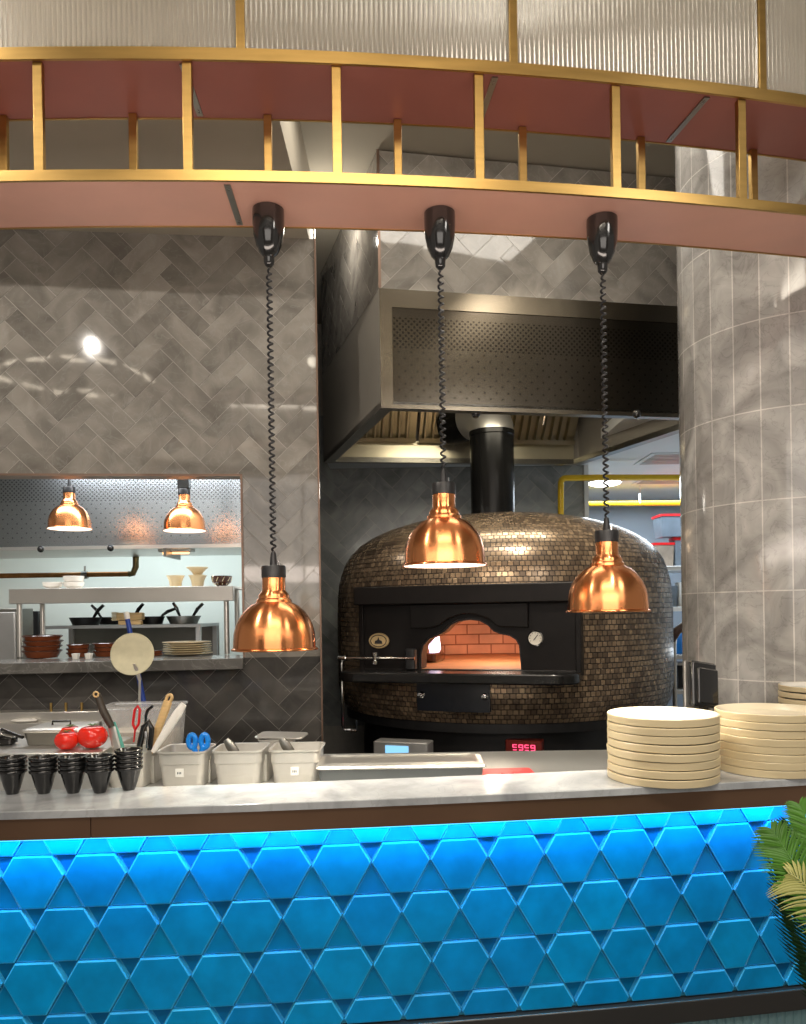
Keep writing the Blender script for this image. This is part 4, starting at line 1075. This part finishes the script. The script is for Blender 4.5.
a = at(146, 742, 2.64); pts = [Vector(), at(146, 716, 2.64)-a, at(148, 710, 2.64)-a, at(153, 706, 2.64)-a]
o = MB().tube(pts, [.004, .005, .006, .005], 10).build('black_hook', BLACK_PL, loc=a); tag(o, 'black curved hook handle standing just right of the red tool', 'tool')
# peel and blue pole standing behind the tubs
pa, pb = at(148, 705, 3.05), at(140, 674, 3.02)
pl = thing('round_peel', 'round pale metal peel standing in front of the hatch sill', 'peel', at(152, 745, 3.08))
pl.location.z = 1.056; o0 = pl.location
pl.location.y = 2.93; o0 = Vector(pl.location)
dc = at(132.5, 654, 2.90)
Mt = Matrix.Rotation(R(80), 3, 'X')
MB().lathe([(.0001, -.0012), (.079, -.0012), (.0805, 0), (.079, .0012), (.0001, .0012)], dc-o0, 48, M=Matrix.Rotation(R(7), 3, 'Z') @ Mt).build('disc', PEEL_M, pl)
fe = at(136, 668, 2.89)-o0; f2 = at(140, 680, 2.90)-o0
MB().tube([at(134, 664, 2.885)-o0, fe, f2], [.004, .006, .006], 10, flat=(1.2, .5)).build('ferrule', STEEL, pl)
MB().tube([f2, Vector((0, 0, 0))], .005, 10).build('rod', STEEL, pl)
bl_ = thing('blue_handled_peel', 'navy blue handle rising behind the round peel', 'peel', (at(154, 745, 2.96).x, 2.965, 1.056)); o1 = Vector(bl_.location)
MB().tube([(0, 0, 0), at(127.5, 618, 3.02)-o1], .0095, 12).build('handle', NAVY, bl_)
MB().tube([at(127.7, 619, 3.02)-o1, at(126.5, 612, 3.02)-o1], [.0105, .011], 12).build('end_cap', WHITE_PL, bl_)

# ------------------ left steel station
st_ = thing('steel_prep_station', 'stainless prep station with raised splashback below the hatch', 'station')
ZS = 1.6-(713-6-612)/770*3.3
MB().span((-1.95, 3.26, 0), (-.93, 3.33, 1.16)).build('splashback', STEEL, st_, bevel=.004) if False else None
s0 = at(-60, 700, 3.25).x; s1 = at(105, 700, 3.25).x
MB().span((s0, 3.18, 1.00), (s1, 3.22, 1.165)).span((s0, 3.22, 1.15), (s1, 3.30, 1.205)).build('splashback', STEEL, st_, bevel=.003)
MB().span((s0, 2.985, 0), (s1, 3.22, 1.0)).build('cabinet_body', STEEL_D, st_)
for px in (47, 62, 78): MB().tube([(at(px, 711, 3.2).x, 3.24, 1.205), (at(px, 711, 3.2).x, 3.24, 1.24)], .006, 8).build('knob', BRASS, st_)
o = MB().sphere((0, 0, 0), .05, 20, 8, sz=.16).build('white_dish', WHITE_PL, loc=(at(12, 720, 3.1).x, 3.12, 1.009)); tag(o, 'flat white oval dish on the steel station', 'dish'); o.scale = (1.1, .6, 1)
o.location.z = 1.165+.008; o.location.y = 3.2
# raised ingredient rail that carries tomatoes
rl0, rl1 = at(-50, 753, 2.42).x, at(104, 753, 2.42).x
ZR = 1.6-(752-5-612)/770*2.40
rail = thing('ingredient_rail', 'raised stainless rail behind the black cup stacks', 'rail', (0, 0, 0))
MB().span((rl0, 2.385, ZR-.022), (rl1, 2.69, ZR)).build('rail_top', STEEL, rail, bevel=.003)
MB().span((rl0+.01, 2.40, ZW+.001), (rl1-.01, 2.68, ZR-.0225)).build('rail_body', STEEL_M, rail)
# pan with lid
sp_ = at(62, 745, 2.60); sp_.z = ZR+.001
pn = thing('lidded_steel_pan', 'steel pan with a flat lid behind the tomatoes', 'pan', sp_)
MB().loft([(.085, .07, .012, 0), (.092, .078, .012, .042)], n=4).build('pan_body', BLACK_MAT if False else STEEL_D, pn)
MB().loft([(.097, .083, .012, .0425), (.099, .085, .012, .047), (.097, .083, .01, .052), (.08, .07, .01, .056)], n=4).build('lid', STEEL, pn)
MB().tube([(-.03, 0, .055), (-.03, 0, .068), (.03, 0, .068), (.03, 0, .055)], .004, 8).build('lid_handle', BLACK_PL, pn)
# gadget
gd_ = at(8, 748, 2.55); gd_.z = ZR+.001
gz = thing('can_opener', 'steel tool with a black handle at the left edge of the rail', 'opener', gd_)
MB().rbox((-.02, 0, .015), (.09, .05, .028), .01).build('base', BLACK_PL, gz)
MB().tube([(-.01, -.02, .055), (.065, -.03, .028)], [.006, .007], 10, flat=(1.2, .8)).build('handle', BLACK_PL, gz)
MB().tube([(-.05, -.025, .02), (-.02, -.02, .045), (.01, -.02, .035), (.03, -.02, .03)], .006, 8).build('steel_arm', CHROME, gz)
MB().lathe([(.0001, 0), (.018, 0), (.018, .006), (.0001, .006)], (-.025, -.022, .045), 18, M=RX).build('wheel', CHROME, gz)
# tomatoes
def tomato(px, py, D, r_, label, s=.84):
    p = at(px, py, D); p.z = ZR+.001
    t = thing('tomato', label, 'tomato', p)
    mb = MB(); seg = 40; rows = 20; vs = []
    for i in range(rows+1):
        ph = PI*i/rows
        for j in range(seg):
            a = 2*PI*j/seg; k = 1+.035*math.cos(5*a)*math.sin(ph)*(.5+.5*(1-i/rows)*-1+.6)
            rr = r_*math.sin(ph)**.9*k if 0 < i < rows else 1e-5
            z = -r_*s*math.cos(ph); 
            if math.cos(ph) < -.6: z -= r_*.16*((-math.cos(ph)-.6)/.4)**2
            vs.append((rr*math.cos(a), rr*math.sin(a), z+r_*s))
    fs = [(i*seg+j, i*seg+(j+1) % seg, (i+1)*seg+(j+1) % seg, (i+1)*seg+j) for i in range(rows) for j in range(seg)]
    mb.add(vs, fs).build('flesh', TOMATO, t)
    g = MB()
    for k in range(5):
        a = k*2*PI/5; g.tube([(0, 0, r_*s*1.86), (r_*.25*math.cos(a), r_*.25*math.sin(a), r_*s*1.98), (r_*.45*math.cos(a), r_*.45*math.sin(a), r_*s*1.93)], [.002, .003, .0008], 6, flat=(1, .5))
    g.build('stalk', GREEN_ST, t)
tomato(93, 742, 2.46, .046, 'largest ripe red tomato, rightmost on the steel rail')
tomato(67, 744, 2.44, .036, 'small red tomato in front, leftmost on the steel rail')
tomato(71, 738, 2.54, .038, 'red tomato half hidden behind the other two')

# ================================================================== BLACK CUPS
cp = [(.0001, .003), (.0135, .003), (.020, .024), (.0285, .057), (.0300, .059), (.0330, .0590), (.0342, .0572), (.0342, .0535), (.0330, .0515), (.0300, .0505), (.0290, .048), (.0215, .021), (.0140, 0), (.0001, 0)]
first = None
wh = ['leftmost black cup stack, cut by the photo edge', 'second black cup stack from the left', 'middle black cup stack', 'fourth black cup stack from the left', 'rightmost black cup stack, beside the utensil tub']
for si, px in enumerate((13, 44.5, 73.5, 100.5, 129.5)):
    D = 1.875 if si < 4 else 1.90
    p = at(px, 794, D+.03); p.z = ZC+.0005
    if px == 12: p.x = at(13, 794, D+.03).x
    for k in range(5 if si == 4 else 4):
        if first is None:
            first = MB().lathe(cp, seg=32).build('black_cup', BLACK_PL); o = first
        else: o = dup(first)
        o.location = p+Vector((random.uniform(-.0005, .0005), random.uniform(-.0005, .0005), k*.0106))
        n_k = 5 if si == 4 else 4
        tag(o, 'black cup %s in the %s' % ('topmost' if k == n_k-1 else ORD[k].replace(' from the bottom', ' up'), wh[si]), 'cup', 'nested black cups on the marble bar')

# ================================================================== CREAM PLATES
pr = [(.0001, .004), (.118, .004), (.134, .0175), (.1385, .0196), (.1420, .0196), (.1432, .0180), (.1424, .0010), (.1405, .0001), (.128, 0), (.0001, 0)]
pin = [(.0001, .0046), (.118, .0046), (.134, .0180), (.138, .0196)]
def plates(px, py, D, n, which, z, s=1.0, step=.0200, seed=0, inner=CREAM_TOP):
    rnd = random.Random(seed); p0 = at(px, py, D); p0.z = z; first = None
    for k in range(n):
        loc = p0+Vector((rnd.uniform(-.0022, .0022), rnd.uniform(-.0022, .0022), k*step))
        if first is None:
            t = thing('stoneware_plate', '', 'plate', loc)
            MB().lathe([(a*s, b*s) for a, b in pr], seg=72).build('plate_body', CREAM, t)
            MB().lathe([(a*s, b*s) for a, b in pin], seg=72).build('glazed_well', inner, t)
            for o in kids(t):
                if o.name.startswith('glazed_well'):
                    me = o.data; import bmesh
                    bm = bmesh.new(); bm.from_mesh(me); bmesh.ops.delete(bm, geom=[f for f in bm.faces if len(f.verts) > 4], context='FACES'); bm.to_mesh(me); bm.free()
            first = t
        else:
            t = dup(first); t.location = loc; t.rotation_euler = (rnd.uniform(-.004, .004), rnd.uniform(-.004, .004), rnd.uniform(0, 6))
        tag(t, 'cream plate, %s %s' % ('topmost' if k == n-1 else ORD[k], which), 'plate', 'cream plates stacked on the bar')
plates(663, 779, 1.985, 8, 'in the front stack beside the steel worktop', ZC+.0005, seed=4, s=.965, step=.0208)
plates(771, 772, 2.07, 8, 'in the stack right of the front one', ZC+.0005, seed=8, inner=mat('cream_glaze', s2l(226, 214, 186), .2), s=.985)
# side ledge by the column holds the far stack
lg = thing('side_ledge', 'low marble ledge at the foot of the round column', 'ledge')
MB().span((1.0, 2.30, 0), (1.6, 2.499, 1.275)).build('ledge_block', SILL, lg)
plates(819, 705, 2.42, 4, 'in the far stack against the column', 1.2755, s=.80, seed=2)

# ================================================================== POS MONITOR
mp_ = at(703, 700, 2.33)
mo = thing('monitor', 'black touch-screen monitor seen from behind beside the column', 'monitor', (mp_.x, 2.36, ZW+.0005), R(28))
mo.location.x = .905
zc = 1.6-(690-612)/770*2.36-ZW
Mb = Matrix.Rotation(R(9), 3, 'Y') @ Matrix.Rotation(R(-8), 3, 'X')
def rb(c, d, r, name, m, n=4):
    mb = MB(); mb.rbox((0, 0, 0), (d[0], d[1], d[2]), r); 
    mb.v = [tuple(Mb @ (Vector(v)+Vector(c)) + Vector((0, 0, zc))) for v in mb.v]
    return mb.build(name, m, mo, bevel=.003)
rb((-.002, .008, 0), (.112, .010, .142), .004, 'screen_bezel', mat('silver_bezel', s2l(150, 148, 145), .35, .7))
rb((.002, -.010, .002), (.108, .026, .138), .012, 'back_cover', BLACK_PL)
rb((.004, -.026, -.004), (.088, .016, .108), .008, 'rear_bulge', BLACK_PL)
MB().tube([(0, 0, .012), (0, -.01, zc*.6), (0, -.02, zc)], .014, 12).build('stand_arm', BLACK_PL, mo)
MB().rbox((0, 0, .006), (.11, .10, .012), .02).build('stand_base', BLACK_PL, mo)

# ================================================================== ROOM ON THE RIGHT
yp = thing('gas_pipe', 'bright yellow gas pipe bending over the oven on the right', 'pipe')
Y5 = 5.25
pA, pB, pC = at(561, 560, Y5), at(561, 483, Y5), at(566, 478, Y5)
MB().tube([pA, pB, at(562, 480, Y5), at(564, 478.4, Y5), pC, at(600, 477.5, Y5), at(760, 477.5, Y5)], .021, 14).build('front_pipe', YELLOW, yp)
yp2 = thing('gas_pipe', 'second yellow gas pipe farther back below the ceiling lamp', 'pipe')
MB().tube([at(560, 504, 6.4), at(690, 503, 6.4), at(780, 494, 6.4)], .021, 14).build('rear_pipe', YELLOW, yp2)
MB().tube([at(640, 503, 6.38), Vector((at(640, 503, 6.38).x, 6.38, 2.62))], .008, 8).build('hanger_rod', CHROME, yp2)
cl = thing('ceiling_lamp', 'round glowing ceiling lamp near the yellow pipes', 'lamp', (at(603, 485, 6.2).x, 6.15, 2.62))
MB().lathe([(.0001, -.03), (.10, -.03), (.125, -.02), (.13, 0)], seg=32).build('diffuser', LAMP_E, cl)
MB().lathe([(.13, -.012), (.142, -.012), (.142, 0), (.13, 0)], seg=32).build('lamp_ring', WHITE_P, cl)
for (px, D, lab) in ((672, 5.25, 'nearer'), (664, 6.1, 'farther')):
    v_ = thing('ceiling_vent', '%s slatted air vent in the white ceiling beyond the oven' % lab, 'vent', (at(px, 470, D).x, D, 2.6195))
    MB().span((-.2, -.2, -.006), (.2, .2, 0)).build('frame', WHITE_P, v_)
    sl2 = MB()
    for k in range(7): sl2.span((-.17, -.165+.05*k, -.012), (.17, -.145+.05*k, -.0065))
    sl2.build('slats', STEEL_M, v_)
# shelving unit
RX0, RD2 = at(646, 600, 6.0).x, 6.0
rk2 = thing('storage_rack', 'wire storage rack beyond the oven, loaded with tubs', 'rack')
shz = []
for py in (566, 607, 655, 690):
    z = 1.6-(py+4-612)/770*RD2; shz.append(z)
    MB().span((RX0, RD2, z-.035), (RX0+.9, RD2+.45, z)).build('shelf', STEEL, rk2, bevel=.003)
for X in (RX0+.0, RX0+.9):
    for Y in (RD2+.02, RD2+.43): MB().tube([(X, Y, 0), (X, Y, 1.95)], .013, 10).build('post', STEEL_M, rk2)
def boxtub(px, py0, py1, wpx, D, m, lidm, label):
    p = at(px, py1, D); h = (py1-py0)/770*D; hw = wpx/2/770*D
    t = thing('storage_tub', label, 'container', p)
    MB().loft([(hw*.9, hw*.8, .015, 0), (hw, hw*.9, .015, h*.9)], n=4).build('tub_body', m, t)
    if lidm: MB().loft([(hw*1.06, hw*.96, .015, h*.9), (hw*1.06, hw*.96, .015, h)], n=4).build('lid', lidm, t)
    return t
SMOKE = mat('food_in_tub', s2l(150, 135, 120), .4, var=.3, scale=12)
GREYT = mat('cloudy_plastic', s2l(112, 122, 132), .3, var=.15, scale=10)
for i, a in enumerate(((662, 538, 562, 20, 'lower tub with a red lid on the storage rack, left'), (681, 533, 562, 18, 'lower tub with a red lid on the storage rack, right'))):
    t = boxtub(a[0], a[1], a[2], a[3], 6.2, SMOKE if i == 0 else GREYT, RED, a[4]); t.location.z = shz[0]+.001
t = boxtub(672, 516, 538, 30, 6.2, GREYT, RED, 'wide clear tub with a red lid on top of the others'); t.location.z = shz[0]+.240
for i, (px, py0, wd_, m_, lab) in enumerate(((668, 582, 16, GREYT, 'cloudy tub on the second rack shelf, left'), (684, 578, 14, WHITE_PL, 'white tub on the second rack shelf, right'))):
    t = boxtub(px, py0, 605, wd_, 6.2, m_, None, lab); t.location.z = shz[1]+.001
t = boxtub(680, 615, 640, 22, 6.2, BLUE_PL, None, 'blue tub on the third rack shelf'); t.location.z = shz[2]+.001
t = boxtub(686, 665, 690, 22, 6.2, BLACK_MAT, STEEL, 'black tub with a steel lid on the lowest rack shelf'); t.location.z = shz[3]+.001
# curved grip on pale pole
gp0 = at(674, 705, 4.6)
gr_ = thing('mixer_stand', 'pale steel pole with a curved brown grip beside the oven', 'stand', (gp0.x+.03, 4.6, 0))
o0 = Vector(gr_.location)
MB().tube([(0, 0, .02), at(675, 700, 4.6)-o0, at(674, 645, 4.6)-o0, at(675, 637, 4.6)-o0], .014, 12).build('pole', STEEL, gr_)
MB().tube([at(672, 641, 4.58)-o0, at(677, 631, 4.58)-o0, at(684, 626, 4.58)-o0, at(694, 624, 4.58)-o0], [.02, .026, .028, .022], 12).build('grip', mat('brown_rubber', s2l(92, 70, 62), .5), gr_)
MB().lathe([(.0001, 0), (.12, 0), (.11, .02), (.0001, .025)], seg=24).build('base', STEEL, gr_)

# ================================================================== PALM
PB = Vector((.93, 1.36, 0))
palm = thing('potted_palm', 'green feathery palm in front of the blue tiles at the right', 'plant', PB)
MB().lathe([(.0001, .0), (.13, 0), (.16, .30), (.17, .32), (.155, .32), (.15, .28), (.0001, .28)], seg=36).build('pot', POT, palm)
MB().lathe([(.0001, .275), (.149, .285), (.0001, .29)], seg=24).build('soil', mat('dark_soil', (.03, .02, .012), .9), palm)
def frond(pts, lmax, m, seed, n=30, droop=.3, wid=.0055, up=Vector((0, -1, 0)), start=.15):
    """pts = quadratic curve through world points; leaflets on both sides"""
    P0, P1, P2 = (Vector(p)-PB for p in pts); rnd = random.Random(seed)
    C = lambda t: P0*(1-t)**2+P1*2*t*(1-t)+P2*t*t
    st = MB().tube([C(k/16) for k in range(17)], [.004-.003*k/16 for k in range(17)], 6)
    fo = st.build('frond_stem', m, palm)
    mb = MB()
    for k in range(n):
        t = start+(1-start)*k/(n-1); p = C(t); tg = (C(min(1, t+.02))-C(max(0, t-.02))).normalized()
        side = tg.cross(up).normalized()
        L_ = lmax*(math.sin(PI*(.12+.80*(t-start)/(1-start)))**.7)
        for s_ in (-1, 1):
            dr = (side*s_*(1-.35*t)+tg*(.45+.35*t)+up*rnd.uniform(-.1, .25)).normalized()
            w_ = wid*rnd.uniform(.8, 1.15); pts_ = []
            for q in range(6):
                v = q/5; c = p+dr*L_*v+Vector((0, 0, -droop*L_*v*v))
                ww = w_*math.sin(PI*min(.97, .15+.85*v)); nn = dr.cross(up).normalized()
                pts_.append((c-nn*ww, c+up*ww*.35, c+nn*ww))
            base = [x for t3 in pts_ for x in t3]; fs = []
            for q in range(5):
                a = 3*q; fs += [(a, a+1, a+4, a+3), (a+1, a+2, a+5, a+4)]
            mb.add(base, fs)
    mb.build('leaflets', m, fo, smooth=60)
root = lambda dx=0: Vector((PB.x+dx, PB.y, .29))
frond((root(-.02), at(812, 990, 1.45), at(790, 826, 1.50)), .085, LEAF_D, 1, n=46, droop=.05, start=.55, wid=.0026)
frond((root(.0), at(850, 930, 1.32), at(772, 830, 1.42)), .075, LEAF, 2, n=38, droop=.25, start=.62, wid=.003)
frond((root(.02), at(868, 905, 1.28), at(790, 874, 1.38)), .075, LEAF_P, 3, n=20, droop=.4, start=.62, wid=.0028)
frond((root(-.01), at(822, 1010, 1.52), at(790, 868, 1.58)), .085, LEAF_D, 4, n=38, droop=-.1, start=.55, wid=.0024)
frond((root(.03), at(850, 900, 1.4), at(800, 806, 1.5)), .07, LEAF, 5, n=38, droop=.2, start=.6, wid=.003)
frond((root(.04), at(880, 1000, 1.4), at(822, 935, 1.38)), .07, LEAF, 6, n=32, droop=.3, start=.5, wid=.003)
frond((root(.05), at(900, 880, 1.4), at(850, 820, 1.5)), .11, LEAF_D, 7, n=30, droop=.2, start=.4, wid=.0022)

# ================================================================== DINING SIDE (behind the photographer): real fittings that light and reflect
dl = thing('dining_light_ring', 'ring of linear light fittings over the dining room', 'lamp', (-1.95, .85, 3.40))
for k in range(14):
    a = R(10+k*24); Rr = .55
    b_ = MB().box((0, 0, 0), (.15, .018, .014)); o = b_.build('light_bar', DLED, dl, loc=(Rr*math.cos(a), Rr*.8*math.sin(a), 0), rz=a+PI/2)
    b2 = MB().box((0, 0, .017), (.16, .03, .02)); b2.build('bar_housing', BLACK_MAT, dl, loc=(Rr*math.cos(a), Rr*.8*math.sin(a), 0), rz=a+PI/2)
MB().tube([(0, 0, .25), (0, 0, .12)], .01, 8).tube([(-.55, 0, .03), (0, 0, .13), (.55, 0, .03)], .004, 6).build('suspension', BLACK_MAT, dl)
struct('wall_dining', MB().span((-4, -3.1, 0), (4, -3.0, 3.75)), mat('dining_wall', s2l(96, 78, 62), .7, var=.15))

# ================================================================== LIGHTS
light('AREA', 'dining_downlight', (0, .2, 3.6), 42, (1, .88, .72), size=1.6, size_y=.5, target=(0, 1.6, 1.0), spec=.6)
light('SPOT', 'dining_downlight', (-1.75, 1.25, 3.5), 95, (1, .92, .82), size=.01, spot=120, target=(-1.5, 3.5, 1.9))
light('AREA', 'dining_downlight', (1.7, .4, 3.4), 11, (1, .94, .86), size=.5, target=(1.4, 2.9, 1.8), spec=.15)
light('AREA', 'dining_fill', (0, -2.2, 2.4), 50, (1, .92, .84), size=3.5, size_y=1.6, target=(0, 2, 1.7))
light('SPOT', 'counter_spot', (.75, 1.1, 3.5), 52, (1, .95, .88), size=.04, spot=30, target=(.72, 1.98, 1.3))
light('SPOT', 'counter_spot', (-.6, 1.1, 3.5), 26, (1, .96, .92), size=.04, spot=36, target=(-.45, 2.2, 1.1))
light('AREA', 'aisle_light', (0.35, 2.85, 3.6), 12, (1, .93, .82), size=1.2, size_y=.3, rot=(0, 0, 0), spec=.4)
light('POINT', 'bay_fill', (-.35, 3.75, 3.45), 4.5, (1, .93, .82), size=.04)  # unseen light added to brighten the hood side and its tiles
light('POINT', 'bay_fill', (-.37, 3.78, 2.2), 1.4, (1, .93, .82), size=.04)  # second added light, lifts the hood side and back wall
light('AREA', 'shelf_fill', (0, 1.2, 1.9), 13, (1, .85, .74), size=2.2, size_y=.2, target=(0, 2.0, 2.9), spec=.1)  # no fitting here, added to light the shelf undersides from below
light('SPOT', 'unseen_spot', (-.30, 2.4, 3.1), 14, (1, .9, .72), size=.03, spot=40, target=(-.02, 3.45, 2.75), blend=1)  # added spot without a fitting, brightens the left end of the hood
light('SPOT', 'unseen_spot', (.7, 2.7, 3.5), 110, (1, .88, .72), size=.06, spot=60, target=(.5, 4.0, 1.5))
light('AREA', 'hood_light', (.35, 3.9, 2.75), 9, (1, .9, .66), size=.5, size_y=.15, rot=(R(200), 0, 0))
light('AREA', 'hood_light', (.55, 3.75, 2.7), 8, (1, .9, .7), size=.8, size_y=.2, rot=(R(15), 0, 0))
light('POINT', 'oven_glow', oM @ Vector((.08, -.45, 1.62)), 10, (1, .84, .66), size=.08)
light('AREA', 'hatch_room_light', (-1.9, 5.2, 2.40), 30, (.74, .90, 1), size=1.5, size_y=1.0, rot=(0, 0, 0))
light('AREA', 'hatch_room_light', (-1.5, 3.95, 2.66), 26, (.95, .97, 1), size=1.6, size_y=.3, rot=(0, 0, 0))
light('AREA', 'store_light', (2.0, 6.2, 2.55), 38, (.75, .88, 1), size=1.2, size_y=1.2, rot=(0, 0, 0))
light('AREA', 'store_light', (2.2, 5.2, 1.3), 8, (.75, .88, 1), size=1.0, size_y=1.0, rot=(PI, 0, 0))

w_ = bpy.data.worlds.new('World'); sc.world = w_; w_.use_nodes = True
w_.node_tree.nodes['Background'].inputs[0].default_value = (.75, .68, .6, 1); w_.node_tree.nodes['Background'].inputs[1].default_value = .35

# ================================================================== CAMERA
cd = bpy.data.cameras.new('camera'); cam = bpy.data.objects.new('camera', cd); col.objects.link(cam); sc.camera = cam
cd.sensor_fit = 'HORIZONTAL'; cd.sensor_width = 36; cd.lens = F/806*36; cd.shift_y = (HZ-512)/806; cd.clip_start = .05
cam.matrix_world = Matrix.Translation((0, 0, EYE)) @ Matrix.Rotation(PI/2, 4, 'X') @ Matrix.Rotation(-ROLL, 4, 'Z')
sc.view_settings.view_transform = 'Standard'
sc.view_settings.look = 'None'
sc.view_settings.exposure = 0
